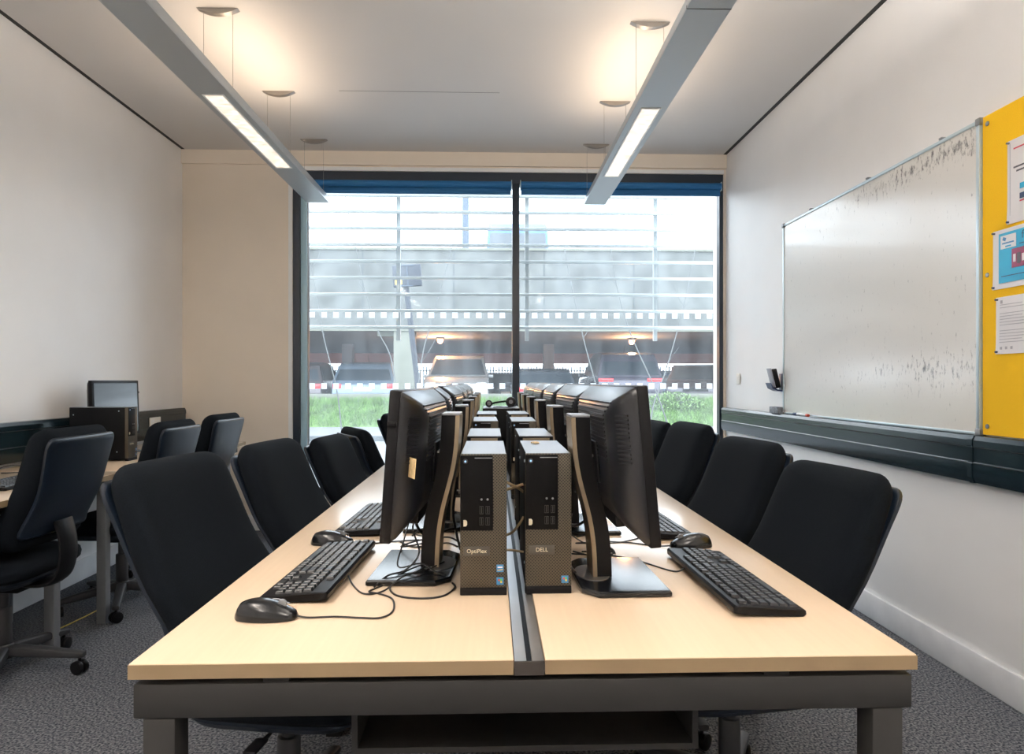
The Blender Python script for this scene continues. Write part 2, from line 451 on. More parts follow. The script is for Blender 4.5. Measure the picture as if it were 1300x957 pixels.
# window
win = bpy.data.objects.new('window_1', None); COL.objects.link(win); win['kind'] = 'structure'
FY0, FY1 = YB + .01, YB + .075
b = B()
bx(b, WX0, WX0 + .055, FY0, FY1, WZ0, WZ1); bx(b, WX1 - .03, WX1, FY0, FY1, WZ0, WZ1)
bx(b, WX0 + .055, WX1 - .03, FY0, FY1, WZ1 - .085, WZ1); bx(b, WX0 + .055, WX1 - .03, FY0, FY1, WZ0, WZ0 + .05)
obj('frame', b, FRAME, win, smooth=False)
b = B(); bx(b, .165, .222, FY0 - .005, FY1 + .02, WZ0 + .05, WZ1 - .085, bev=.003); obj('mullion', b, FRAME, win)
b = B(); bx(b, WX0 + .057, WX0 + .105, FY0 + .012, FY1, WZ0 + .05, WZ1 - .085, bev=.002); obj('side_liner', b, mat('pale_blue_liner', (.36, .55, .66), .35), win)
b = B(); bx(b, WX0 + .105, WX0 + .113, FY0 + .03, FY1, WZ0 + .05, WZ1 - .085); obj('gasket', b, FRAME, win, smooth=False)
b = B(); bx(b, WX0 + .055, .165, FY0 + .012, FY1, WZ1 - .103, WZ1 - .087, bev=.002); bx(b, .222, WX1 - .03, FY0 + .012, FY1, WZ1 - .103, WZ1 - .087, bev=.002)
obj('head_liner', b, ALU, win)
for (xa, xb) in ((WX0 + .105, .165), (.222, WX1 - .03)):
    b = B(); bx(b, xa, xb, YB + .068, YB + .074, WZ0 + .05, WZ1 - .085); p = obj('pane', b, GLASS, win, smooth=False)
    b = B()
    x = xa + .03
    while x < xb - .02:
        for z in (1.70, 1.132): box(b, (x, YB + .0664, z), (.045, .001, .045))
        x += .0948
    obj('frosted_squares', b, FROST, p, smooth=False)
b = B(); bx(b, WX0, WX1, YB - .03, YB + .009, WZ0 - .02, WZ0 + .004, bev=.004); obj('sill', b, WTRIM, win)

# ---- roller blinds
for i, (xa, xb) in enumerate(((WX0 + .11, .155), (.232, WX1 - .035))):
    t = thing('roller_blind', ['navy blue roller blind rolled up above the left window pane', 'navy blue roller blind rolled up above the right window pane'][i], 'blind', ((xa + xb) / 2, YB - .04, 2.72), 0, 'rolled up blue blinds')
    hw = (xb - xa) / 2
    b = B(); cyl(b, (0, 0, 0), .026, 2 * hw, 'X', 24); bx(b, -hw, hw, .02, .0245, -.06, 0); obj('fabric_roll', b, BLIND, t)
    b = B(); bx(b, -hw, hw, .012, .03, -.072, -.058, bev=.004); obj('bottom_bar', b, BLIND, t)
    for s in (-1, 1):
        b = B(); box(b, (s * (hw + .003), .012, .0), (.006, .056, .07), bev=.002); obj('bracket', b, ALU, t)
    if i == 0:
        b = B(); tube(b, [(-hw + .02, .0, -.03), (-hw + .021, .0, -1.2), (-hw + .02, 0, -2.05)], .0018, 6); obj('pull_chain', b, WTRIM, t)

# ---- pendant luminaires
def luminaire(xc, y0, y1, lamps, joints, canopies, label):
    t = thing('pendant_light', label, 'pendant light', (xc, 0, 2.54), 0, 'suspended linear lights')
    hw = .0825
    prof = [(-hw, 0), (hw, 0), (hw, .012), (hw - .010, .060), (hw - .02, .060), (hw - .02, .022), (-hw + .02, .022), (-hw + .02, .060), (-hw + .010, .060), (-hw, .012)]
    b = B(); prism(b, prof, y0, y1, 'XZ')
    o = obj('housing', b, LIGHTBODY, t, smooth=False)
    for (a, c) in ((y0, y0 + .004), (y1 - .004, y1)):
        b = B(); prism(b, [(-hw, 0), (hw, 0), (hw, .012), (hw - .010, .060), (-hw + .010, .060), (-hw, .012)], a - .003 if a == y0 else a + .003, c, 'XZ'); obj('end_cap', b, LIGHTBODY, t, smooth=False)
    for (a, c) in lamps:
        b = B(); bx(b, -.044, .044, a, c, -.0012, -.0002); d = obj('diffuser', b, DIFF, t, smooth=False)
        b = B(); bx(b, -.052, -.044, a - .008, c + .008, -.004, -.0001); bx(b, .044, .052, a - .008, c + .008, -.004, -.0001)
        bx(b, -.044, .044, a - .008, a, -.004, -.0001); bx(b, -.044, .044, c, c + .008, -.004, -.0001)
        obj('lamp_bezel', b, WTRIM, d, smooth=False)
        b = B(); cyl(b, (0, (a + c) / 2, .04), .008, c - a - .02, 'Y', 12); obj('fluorescent_tube', b, WTRIM, t)
        L = bpy.data.lights.new('uplight', 'AREA'); L.shape = 'RECTANGLE'; L.size = .10; L.size_y = c - a; L.energy = UP_POWER if a > 2 else REAR_UP; L.color = (1.0, .76, .54) if a > 2 else (1.0, .92, .83)
        lo = bpy.data.objects.new('uplight', L); COL.objects.link(lo); lo.parent = t; lo.location = (0, (a + c) / 2, .062); lo.rotation_euler = (PI, 0, 0)
        if a < 1.0:  # fill lights added only under the unseen modules behind the camera
            L = bpy.data.lights.new('rear_fill', 'AREA'); L.shape = 'RECTANGLE'; L.size = .086; L.size_y = c - a; L.energy = REAR_DOWN; L.color = (1.0, .90, .80)
            lo = bpy.data.objects.new('rear_fill', L); COL.objects.link(lo); lo.parent = t; lo.location = (0, (a + c) / 2, -.006)
    for yj in joints:
        b = B(); bx(b, -hw - .0006, hw + .0006, yj - .002, yj + .002, -.0006, .012); obj('joint_line', b, GAP, t, smooth=False)
    for yc in canopies:
        b = B(); n = 14
        pts = [(.098 * math.cos(PI + PI * k / n), .04 * math.sin(PI + PI * k / n) if 0 < k < n else 0) for k in range(n + 1)]
        pts = [(.1 * (2 * k / n - 1), -.027 * (1 - (2 * k / n - 1) ** 2)) for k in range(n + 1)]
        prism(b, pts, -.016, .016, 'XZ'); c = obj('canopy', b, CANOPY, t); c.location = (0, yc, ZC - 2.54 - .0005)
        for s in (-1, 1):
            b = B(); cyl(b, (0, 0, 0), .0011, ZC - 2.54 - .06, 'Z', 6); q = obj('suspension_wire', b, WIRE, t); q.location = (s * (hw - .012), yc, (ZC - 2.54 + .06) / 2 - .004)
    return t
luminaire(-1.33, -1.9, 5.24, [(3.28, 4.38), (0.2, 1.3), (-1.6, -.5)], [1.55], [3.34, 4.28, 5.12, .2, -1.4], 'left long grey pendant light hanging from thin wires towards the window')
luminaire(.80, -1.9, 5.24, [(3.38, 4.50), (1.25, 2.38), (-1.0, .1)], [2.47, .9], [3.40, 4.37, 5.16, 1.3, -.6], 'right long grey pendant light nearer the whiteboard, hanging from thin wires')

# ============================================================ BENCH DESK
t = thing('bench_desk', 'long back-to-back maple bench desk with a metal cable channel down its middle', 'desk', (0.06, 1.07, 0))
Y0, Y1 = 0.0, 3.62
for (xa, xb) in ((-.625, -.025), (.025, .625)):
    b = B(); bx(b, xa, xb, Y0 + .0015, Y1 - .0015, DT - .0245, DT, bev=.0015); o = obj('worktop', b, WOOD, t)
    b = B(); bx(b, xa, xb, Y0 - .0006, Y0 + .0012, DT - .0235, DT - .0015); obj('edge_band', b, WEDGE, o, smooth=False)
b = B()
bx(b, -.0235, .0235, Y0 + .003, Y1, DT - .022, DT - .014)
bx(b, -.0235, -.0045, Y0 + .003, Y1, DT - .014, DT - .003); bx(b, .0045, .0235, Y0 + .003, Y1, DT - .014, DT - .003)
obj('cable_channel', b, CHAN, t, smooth=False)
b = B(); bx(b, -.0044, .0044, Y0 + .003, Y1, DT - .0139, DT - .009); obj('channel_slot', b, PLAST, t, smooth=False)
b = B(); bx(b, -.024, .024, Y0 - .001, Y0 + .0028, DT - .0245, DT - .003); obj('channel_end_cap', b, CHANB, t, smooth=False)
b = B()
for y in (.03, 1.2, 2.4, 3.59): bx(b, -.62, .62, y - .025, y + .025, DT - .088, DT - .034, bev=.003)
for x in (-.5, -.06, .06, .5): bx(b, x - .02, x + .02, .056, 3.565, DT - .08, DT - .04, bev=.003)
obj('frame_rail', b, RAIL, t)
b = B(); 
for y in (.03, 1.2, 2.4, 3.59):
    for x in (-.4, .4): bx(b, x - .02, x + .02, y - .02, y + .02, DT - .034, DT - .0245)
obj('top_spacer', b, RAIL, t, smooth=False)
for y in (.03, 1.2, 2.4, 3.59):
    for x in (-.58, .58):
        b = B(); bx(b, x - .025, x + .025, y - .025, y + .025, .0, DT - .088, bev=.003); obj('leg', b, RAIL, t)
b = B(); bx(b, -.30, .30, .10, 3.5, DT - .20, DT - .19); bx(b, -.30, -.29, .10, 3.5, DT - .19, DT - .10); bx(b, .29, .30, .10, 3.5, DT - .19, DT - .10)
for y in (.4, 1.7, 3.1):
    for x in (-.295, .295): bx(b, x - .004, x + .004, y, y + .03, DT - .11, DT - .0245)
obj('cable_tray', b, RAIL, t, smooth=False)

# ============================================================ CHAIRS
def back_loft(bm, z0, z1, xf_, W, H, off, topR=.06, botR=.05, wrap=.35, exp=.45, n=36):
    """closed upholstered panel. xf_(z)->x of the centre line; W(s) half width; H half thickness; off = offset along the normal"""
    ss = [0, .004, .015, .035, .06, .09, .14, .2, .3, .4, .5, .6, .7, .78, .85, .9, .935, .96, .98, .993, 1]
    rings = []
    for s in ss:
        z = z0 + (z1 - z0) * s
        dz = .01
        tx = (xf_(z + dz) - xf_(z - dz)) / (2 * dz)
        T = Vector((tx, 0, 1)).normalized(); N = Vector((T.z, 0, -T.x))
        e = 1.0; cw = 0
        L = z1 - z0
        dtop = (1 - s) * L; dbot = s * L
        if dtop < topR: q = 1 - dtop / topR; cw = topR * .8 * (1 - math.sqrt(max(0, 1 - q * q)))
        if dbot < botR: q = 1 - dbot / botR; cw = botR * .8 * (1 - math.sqrt(max(0, 1 - q * q)))
        th = H
        for d_ in (dtop, dbot):
            if d_ < H * 1.1:
                q = 1 - d_ / (H * 1.1); th = H * max(.12, math.sqrt(max(0, 1 - q * q)))
        wv = W(s) - cw
        ring = []
        for k in range(n):
            a = 2 * PI * k / n
            y = wv * sgp(math.cos(a), exp); h = th * sgp(math.sin(a), exp * 1.5)
            c = Vector((xf_(z), 0, z)) + N * (h + off) + Vector((1, 0, 0)) * wrap * y * y
            ring.append((c.x, y, c.z))
        rings.append(ring)
    loft(bm, rings)

def caster(parent, x, y, ang):
    b = B()
    ca, sa = math.cos(ang), math.sin(ang)
    for s in (-1, 1):
        g = cyl(b, (0, 0, 0), .027, .018, 'Y', 20, bev=.004); xf(b, g, (0, s * .0125, .0272))
    g = box(b, (0, 0, .036), (.03, .006, .03), bev=.002)
    cyl(b, (0.0, 0, .062), .006, .026, 'Z', 10)
    bmesh.ops.transform(b, matrix=Matrix.Translation((x, y, 0)) @ Matrix.Rotation(ang + PI / 2, 4, 'Z'), verts=b.verts)
    obj('caster', b, PLAST, parent)

def make_chair(name, label, group, H=.98, rb=0.0, lean=.14, tall=.035):
    t = thing(name, label, 'chair', (0, 0, 0), 0, group)
    xc = lambda z: -.205 + .045 * math.exp(-((z - .60) / .10) ** 2) - lean * max(0, (z - .56) / .42) ** 1.25
    # seat
    b = B(); n = 40; rings = []
    for (z, k, in_) in ((.412, .86, 0), (.418, .93, 0), (.432, .985, 0), (.452, 1.0, 0), (.468, .985, 0), (.479, .94, 0), (.486, .84, 0), (.489, .6, 0), (.490, .2, 0)):
        rg = []
        for i in range(n):
            a = 2 * PI * i / n
            X = .235 * k * sgp(math.cos(a), .42); Y = .245 * k * sgp(math.sin(a), .42)
            zz = z
            if X > .12: zz -= (X - .12) ** 2 * 1.6
            rg.append((X + .03, Y, zz))
        rings.append(rg)
    loft(b, rings); obj('seat', b, FABRIC, t)
    b = B(); rings = []
    for (z, k) in ((.385, .7), (.39, .88), (.405, .93), (.415, .93)):
        rings.append([(.225 * k * sgp(math.cos(2 * PI * i / n), .42) + .03, .235 * k * sgp(math.sin(2 * PI * i / n), .42), z - (max(0, .225 * k * sgp(math.cos(2 * PI * i / n), .42) - .12)) ** 2 * 1.6) for i in range(n)])
    loft(b, rings); obj('seat_shell', b, SHELL, t)
    # back
    W = lambda s: .232 - .030 * s ** 1.6 - .012 * (1 - s) ** 3
    b = B(); back_loft(b, .53, H, xc, W, .050, .000, .055, .07, .32); obj('backrest', b, FABRIC, t)
    Ws = lambda s: .200 - .012 * math.sin(PI * min(1, s * 1.15)) + .004 * s
    b = B(); back_loft(b, .56, H - .018, xc, Ws, .013, -.048, .040, .05, .30, exp=.35); obj('back_shell', b, SHELL, t)
    # support bar from seat to back
    b = B(); tube(b, [(-.06, 0, .375), (-.17, 0, .372), (-.232, 0, .40), (-.256, 0, .47), (-.254, 0, .55), (-.236, 0, .62)], .015, 12)
    for v in b.verts: v.co.y *= 3.6
    obj('back_support', b, PLAST, t)
    b = B(); box(b, (-.01, 0, .368), (.20, .14, .045), bev=.012); obj('tilt_mechanism', b, PLAST, t)
    b = B(); tube(b, [(.02, -.06, .365), (.03, -.16, .362), (.035, -.22, .372)], .005, 8); box(b, (.035, -.235, .373), (.03, .06, .008), bev=.003); obj('lever', b, PLAST, t)
    b = B(); cyl(b, (0, 0, .19), .029, .17, 'Z', 20, bev=.004); cyl(b, (0, 0, .30), .018, .10, 'Z', 20); obj('gas_lift', b, BASEP, t)
    b = B(); cyl(b, (0, 0, .105), .042, .055, 'Z', 24, r2=.034, bev=.006); obj('base_hub', b, BASEP, t)
    for k in range(5):
        a = rb + 2 * PI * k / 5
        b = B(); rings = []
        for (r_, hw, z0, z1) in ((.02, .026, .085, .128), (.08, .024, .078, .122), (.16, .021, .072, .112), (.24, .019, .067, .098), (.285, .018, .064, .090), (.30, .016, .066, .086)):
            ring = []
            for i in range(12):
                q = 2 * PI * i / 12
                yy = hw * sgp(math.cos(q), .6); zz = (z0 + z1) / 2 + (z1 - z0) / 2 * sgp(math.sin(q), .6)
                ring.append((r_ * math.cos(a) - yy * math.sin(a), r_ * math.sin(a) + yy * math.cos(a), zz))
            rings.append(ring)
        loft(b, rings); lg = obj('leg', b, BASEP, t)
        caster(lg, .282 * math.cos(a), .282 * math.sin(a), a + .6 * k)
    return t

GL = 'black chairs along the left side of the bench desk'
GR = 'black chairs along the right side of the bench desk'
ch0 = make_chair('task_chair', 'black fabric task chair nearest the camera on the left side of the bench desk', GL, rb=.3)
ch0.location = (-.515, 1.74, 0); ch0.rotation_euler.z = R(-9); ch0.scale.z = .99
def chair_at(x, y, a, label, g, hz):
    c = dup(ch0, (x, y, 0), R(a), label, g); c.scale.z = hz; return c
chair_at(-.505, 2.50, -8, 'black fabric task chair second along the left side of the bench desk', GL, .965)
chair_at(-.49, 3.36, -7, 'black fabric task chair third along the left side of the bench desk', GL, .915)
chair_at(-.50, 4.06, 28, 'black task chair fourth along the left side, turned so its shell shows edge-on', GL, .92)
chair_at(-.36, 4.66, -14, 'black task chair farthest along the left side, showing just left of the nearest left monitor', GL, .97)
chair_at(.645, 1.82, 189, 'black fabric task chair nearest the camera on the right side, below the whiteboard', GR, .95)
chair_at(.635, 2.42, 188, 'black fabric task chair second along the right side, before the dark wall trunking', GR, .975)
chair_at(.635, 3.16, 187, 'black fabric task chair third along the right side, in front of the window', GR, .99)
chair_at(.63, 3.85, 186, 'black task chair fourth along the right side, mostly hidden by the nearest right monitor', GR, .96)
GW = 'black chairs at the desk along the left wall'
ch1 = make_chair('task_chair', 'spare', GW, lean=.085, rb=.75)
def wall_chair(c, x, y, a, label, hz):
    if c is None: c = dup(ch1, (x, y, 0), R(a), label, GW)
    c.location = (x, y, 0); c.rotation_euler.z = R(a); c['label'] = label; c.scale.z = hz
wall_chair(ch1, -1.93, 2.74, 178, 'black shell-backed task chair at the left wall desk, nearest the camera, casters in full view', 1.01)
wall_chair(None, -1.93, 3.60, 178, 'black shell-backed task chair at the left wall desk, middle of the three', .985)
wall_chair(None, -1.93, 4.25, 177, 'black shell-backed task chair at the left wall desk, nearest the window', .99)

# ============================================================ MONITORS  (local: screen faces +X, origin on the desk)
def make_monitor(label, group, pw=.49, ph=.305, pz=.118, tilt=4.0, sticker=True):
    t = thing('monitor', label, 'monitor', (0, 0, 0), 0, group)
    # base
    b = B(); pts = [(.095, -.135), (.095, .135), (-.055, .135), (-.085, .10), (-.085, -.10), (-.055, -.135)]
    rings = []
    for z, k in ((.0005, .97), (.003, 1.0), (.010, 1.0), (.0135, .975), (.0145, .93)):
        rings.append([(p[0] * k, p[1] * k, z) for p in pts])
    loft(b, rings); base = obj('base', b, GLOSS, t, ang=30)
    b = B(); g = cyl(b, (-.045, 0, .0155), .062, .002, 'Z', 32)
    for v in b.verts: v.co.x = -.045 + (v.co.x + .045) * .62
    obj('base_disc', b, CHAN, base)
    # column
    cf = lambda z: -.030 - .050 * (1 / (1 + math.exp(-(z - .19) / .045)))
    zs = [.016 + (.362 - .016) * k / 16 for k in range(17)]
    def colm(bm, y0, y1, f0, f1):
        rings = []
        for z in zs:
            c = cf(z); rings.append([(c + f0, y0, z), (c + f1, y0, z), (c + f1, y1, z), (c + f0, y1, z)])
        loft(bm, rings)
    b = B(); colm(b, -.036, .036, -.016, .023); colo = obj('stand_column', b, PLAST, t, ang=40)
    b = B(); colm(b, -.0378, -.0362, -.0175, -.009); colm(b, -.0378, .0378, -.0185, -.0162); colm(b, .0362, .0378, -.0175, -.009)
    obj('metal_trim', b, SILVER, colo, ang=40)
    b = B(); bx(b, cf(.362) - .018, cf(.362) + .023, -.0378, .0378, .362, .368, bev=.002); obj('column_cap', b, STEEL, colo)
    # arm
    b = B(); bx(b, -.075, .012, -.028, .028, .235, .275, bev=.006); obj('arm', b, PLAST, t)
    b = B(); bx(b, -.060, -.012, -.030, .030, .2755, .281, bev=.002); obj('arm_cover', b, CHAN, t)
    # panel group (tilted)
    T = Matrix.Translation((.032, 0, pz)) @ Matrix.Rotation(-R(tilt), 4, 'Y')
    def put(bm): bmesh.ops.transform(bm, matrix=T, verts=bm.verts)
    hw = pw / 2
    b = B(); bx(b, -.012, .010, -hw, hw, 0, ph, bev=.003)
    put(b); pan = obj('bezel', b, PLAST, t)
    b = B(); bx(b, .0101, .0106, -hw + .016, hw - .016, .020, ph - .016); put(b); obj('screen', b, SCREEN, pan, smooth=False)
    # back housing: stepped taper
    b = B()
    rings = []
    for (d, k, kz0, kz1) in ((-.012, .995, .003, ph - .002), (-.020, .985, .008, ph - .006), (-.048, .82, .045, ph - .024), (-.058, .70, .070, ph - .045), (-.060, .64, .078, ph - .052)):
        y_ = hw * k
        pts = []
        r_ = .015
        for (cy, cz, a0) in ((y_ - r_, kz1 - r_, 0), (-y_ + r_, kz1 - r_, 90), (-y_ + r_, kz0 + r_, 180), (y_ - r_, kz0 + r_, 270)):
            for q in (0, 30, 60, 90):
                pts.append((d, cy + r_ * math.cos(R(a0 + q)), cz + r_ * math.sin(R(a0 + q))))
        rings.append(pts)
    loft(b, rings); put(b); bh = obj('back_housing', b, MBACK, t, ang=50)
    # vent ribs on upper half of the back
    b = B()
    for k in range(15):
        z = ph - .030 - k * .0082
        e = ph - z
        def lerp(tab):
            for (e0, v0), (e1, v1) in zip(tab[:-1], tab[1:]):
                if e <= e1: return v0 + (v1 - v0) * (e - e0) / (e1 - e0)
            return tab[-1][1]
        d = lerp([(0, -.012), (.006, -.020), (.024, -.048), (.045, -.058), (.052, -.060), (.3, -.060)])
        kk = lerp([(0, .99), (.006, .985), (.024, .82), (.045, .70), (.052, .64), (.3, .64)])
        yy = hw * kk
        bx(b, d - .0018, d + .002, -yy * .97, yy * .97, z - .0019, z + .0019)
        if e > .05:
            for sy in (-1, 1): box(b, (-.0385, sy * hw * .885, z), (.030, .003, .0038), rot=(0, 0, sy * R(52)))
    put(b); obj('vent_ribs', b, MBACK, bh, smooth=False)
    b = B(); bx(b, -.066, -.0585, -.06, .06, .10, .19, bev=.004); put(b); obj('mount_plate', b, PLAST, bh)
    b = B(); bx(b, -.044, -.0235, -.10, .10, .012, .05, bev=.003); put(b); obj('connector_hood', b, PLAST, bh)
    if sticker:
        # on the sloping flank of the housing
        b = B(); box(b, (0, 0, 0), (.0006, .062, .040)); 
        bmesh.ops.transform(b, matrix=T @ Matrix.Translation((-.0352, hw * .902, ph * .50)) @ Matrix.Rotation(R(33.7), 4, 'Z'), verts=b.verts)
        obj('paper_label', b, LABELM, bh, smooth=False, label='amber paper rating label')
    b = B(); cyl(b, (0, 0, 0), .0012, .06, 'X', 8); box(b, (0, hw + .004, ph * .78), (.018, .008, .010), bev=.002)
    put(b); bpy.data  # side clip
    for v in [v for v in b.verts if abs(v.co.y) < .01]: b.verts.remove(v)
    obj('side_clip', b, PLAST, pan)
    return t
def e_ok(k): return True
GML = 'black monitors on the left half of the bench desk'
GMR = 'black monitors on the right half of the bench desk'
m0 = make_monitor('black monitor nearest the camera on the left half of the bench desk, ribbed back showing', GML)
# sticker / clip sit at local +Y; on left monitors rotated 180 deg that is toward the camera
m0.location = (-.168, 1.59, DT); m0.rotation_euler.z = R(180 - 3)
pos = ['second', 'third', 'fourth', 'fifth']
for (x, y, a), p in zip(((-.168, 2.10, 183), (-.168, 2.70, 178), (-.168, 3.32, 180), (-.168, 3.93, 179)), pos):
    dup(m0, (x, y, DT), R(a), 'black monitor %s from the camera in the left row of the bench desk' % p, GML)
dup(m0, (-.168, 4.46, DT), R(180), 'black monitor farthest from the camera in the left row, near the window', GML)
m1 = make_monitor('black monitor nearest the camera on the right half of the bench desk, ribbed back showing', GMR, pz=.128, tilt=5.0, sticker=False)
m1.location = (.268, 1.50, DT); m1.rotation_euler.z = R(2)
for (x, y, a), p in zip(((.268, 2.05, 3), (.268, 2.68, 1), (.268, 3.28, 2), (.268, 3.86, 3)), pos):
    dup(m1, (x, y, DT), R(a), 'black monitor %s from the camera in the right row of the bench desk' % p, GMR)
dup(m1, (.268, 4.40, DT), R(1), 'black monitor farthest from the camera in the right row, near the window', GMR)

# ============================================================ COMPUTERS (front faces -Y, origin bottom centre of the front)
def make_computer(label, group, word, two_stickers):
    t = thing('desktop_computer', label, 'computer', (0, 0, 0), 0, group)
    W, Dp, Hh = .0465, .312, .290
    b = B(); bx(b, -W, W, .018, Dp, .006, Hh - .001, bev=.0015); cs = obj('case', b, CASE, t)
    b = B(); bx(b, -W + .0005, W - .0005, .010, Dp - .003, Hh - .001, Hh + .0006); obj('top_panel', b, STEEL, cs, smooth=False, label='grey painted steel top panel')
    b = B()
    for (yy, zz) in ((.05, .27), (.29, .25), (.06, .05)):
        cyl(b, (W + .0005, yy, zz), .003, .002, 'X', 10)
        cyl(b, (-W - .0005, yy, zz), .003, .002, 'X', 10)
    obj('screws', b, ALU, cs)
    b = B(); bx(b, -W - .0015, W + .0015, 0, .018, .0, .016, bev=.002); obj('foot_strip', b, PLAST, t)
    b = B(); bx(b, -W - .0015, W + .0015, .0, .018, .016, Hh + .0005, bev=.002); fp = obj('front_panel', b, GRILLE, t)
    b = B(); bx(b, -W - .001, .0195, -.0022, .001, .134, Hh - .002, bev=.0012); db = obj('drive_bay', b, BAYM, fp)
    b = B(); bx(b, -.018, .018, -.0026, -.0020, Hh - .008, Hh - .0065); obj('drive_slot', b, STEEL, db, smooth=False)
    b = B(); cyl(b, (-.037, -.003, Hh - .014), .0052, .002, 'Y', 20); pb = obj('power_button', b, RAIL, db)
    b = B(); cyl(b, (-.037, -.0042, Hh - .014), .0021, .001, 'Y', 16); obj('button_light', b, POWERL, pb)
    for i, (x, z) in enumerate(((-.004, .176), (.0085, .176), (-.004, .153), (.0085, .153))):
        b = B()
        for (dx0, dx1, dz0, dz1) in ((-.0042, -.0034, -.008, .008), (.0034, .0042, -.008, .008), (-.0034, .0034, -.008, -.0072), (-.0034, .0034, .0072, .008)):
            bx(b, x + dx0, x + dx1, -.0034, -.0022, z + dz0, z + dz1)
        bx(b, x - .001, x + .0012, -.0032, -.0022, z - .006, z + .006)
        obj('usb_port', b, RAIL, db, smooth=False)
    for x in (-.004, .0085):
        b = B(); cyl(b, (x, -.0028, .198), .0022, .0014, 'Y', 12); obj('audio_jack', b, LEGM, db)
    b = B(); prism(b, [(-.041, .143), (-.036, .143), (-.0335, .146), (-.0335, .153), (-.036, .156), (-.041, .156)], -.0030, -.0018, 'XZ'); obj('eject_mark', b, BADGE, db, smooth=False)
    b = B(); bx(b, -.041, .0125, -.0012, .001, .082, .101, bev=.0008); bd = obj('badge', b, mat('badge_plate', (0.07, 0.065, 0.055), .4, .3), fp)
    text('badge_lettering', word, .0115, BADGE, bd, (-.014, -.0014, .0915), (PI / 2, 0, 0))
    stick = [(.034, .030)] + ([(.034, .056)] if two_stickers else [])
    for i, (x, z) in enumerate(stick):
        b = B(); bx(b, x - .0072, x + .0072, -.0009, .0003, z - .0075, z + .0075); s = obj('blue_sticker', b, STKB, fp, smooth=False)
        if i == 0:
            for (dx, dz, mm) in ((-.0022, .0022, STKR), (.0022, .0026, STKG), (-.002, -.002, STKB), (.0024, -.0018, STKY)):
                b = B(); box(b, (x + dx, -.0012, z + dz), (.0036, .0008, .0036), rot=(0, .12, 0)); obj('sticker_mark', b, mm, s, smooth=False)
        else:
            b = B(); bx(b, x - .005, x + .005, -.0014, -.0008, z + .001, z + .0035); obj('sticker_mark', b, PAPER, s, smooth=False)
            b = B(); box(b, (x, -.0012, z - .003), (.011, .0008, .0012), rot=(0, -.15, 0)); obj('sticker_mark', b, STKY, s, smooth=False)
    # rear panel
    b = B(); bx(b, -W + .004, W - .004, Dp, Dp + .0015, .10, Hh - .018); rp = obj('rear_panel', b, STEEL, t, smooth=False)
    b = B(); bx(b, -W + .010, W - .010, Dp, Dp + .0022, Hh - .014, Hh - .005); obj('rear_vent', b, SILVER, t, smooth=False)
    b = B()
    for z in (.20, .17, .14): bx(b, -.02, .02, Dp + .0016, Dp + .004, z - .006, z + .006)
    obj('rear_sockets', b, PLAST, rp, smooth=False)
    return t
GC = 'black desktop computers standing along the middle of the bench desk'
c0 = make_computer('nearest black tower computer of the left row, bronze grille with two blue stickers', GC, 'OptiPlex', True)
c0.location = (-.0165, 1.392, DT); c0.rotation_euler.z = R(0)
c1 = make_computer('nearest black tower computer of the right row, bronze grille with one blue sticker', GC, 'DELL', False)
c1.location = (.118, 1.400, DT); c1.rotation_euler.z = R(0)
dup(c0, (-.02, 1.85 + .312, DT), R(180), 'black tower computer second from the camera in the left row, its rear facing the camera', GC)
dup(c1, (.122, 1.85 + .312, DT), R(180), 'black tower computer second from the camera in the right row, its rear facing the camera', GC)
dup(c1, (-.022, 2.55, DT), R(1), 'black tower computer third from the camera in the left row', GC)
dup(c0, (.122, 2.53, DT), R(0), 'black tower computer third from the camera in the right row', GC)
dup(c0, (-.022, 3.10 + .312, DT), R(180), 'black tower computer fourth from the camera in the left row', GC)
dup(c1, (.122, 3.10 + .312, DT), R(181), 'black tower computer fourth from the camera in the right row', GC)
t = thing('desktop_computer', 'wide black desktop case at the desk far end, headphones lying on it', 'computer', (.055, 3.82, DT))
b = B(); bx(b, -.105, .105, 0, .36, .004, .287, bev=.003); cs = obj('case', b, CASE, t)
b = B(); bx(b, -.103, .103, .004, .356, .287, .289); obj('top_panel', b, STEEL, cs, smooth=False, label='grey painted steel top panel')
for s in (-1, 1):
    b = B(); cyl(b, (s * .07, -.001, .27), .004, .002, 'Y', 12); obj('screw', b, ALU, cs)
for (x, y) in ((-.08, .03), (.08, .03), (-.08, .33), (.08, .33)):
    b = B(); cyl(b, (x, y, .002), .012, .004, 'Z', 12); obj('foot', b, PLAST, t)
# headphones
t = thing('headphones', 'black headphones with coiled lead lying on the farthest computer, before the window mullion', 'headphones', (.06, 3.95, DT + .289))
b = B(); tube(b, [(-.075, .02, .012), (-.05, .05, .022), (-.005, .06, .030), (.035, .045, .034), (.055, .01, .034)], .006, 8); obj('headband', b, PLAST, t)
for (x, y) in ((.052, -.01), (-.075, .0)):
    b = B(); rr = .030 if x > 0 else .021; g = cyl(b, (0, 0, 0), rr, .022, 'Y', 24, bev=.006); xf(b, g, (x, y, rr + .0005), (R(-8), 0, 0)); ec = obj('ear_cup', b, PLAST, t)
    b = B(); g = cyl(b, (0, 0, 0), .012, .004, 'Y', 16); xf(b, g, (x, y - .0132, rr + .002)); obj('cup_disc', b, LEGM, ec)
b = B(); tube(b, [(.06, -.02, .006), (.02, -.06, .003), (-.02, -.05, .006), (-.05, -.08, .003), (-.03, -.10, .003), (.04, -.08, .003), (.085, -.03, .01), (.07, .02, .003)], .0022, 6); obj('lead', b, CABLE, t)

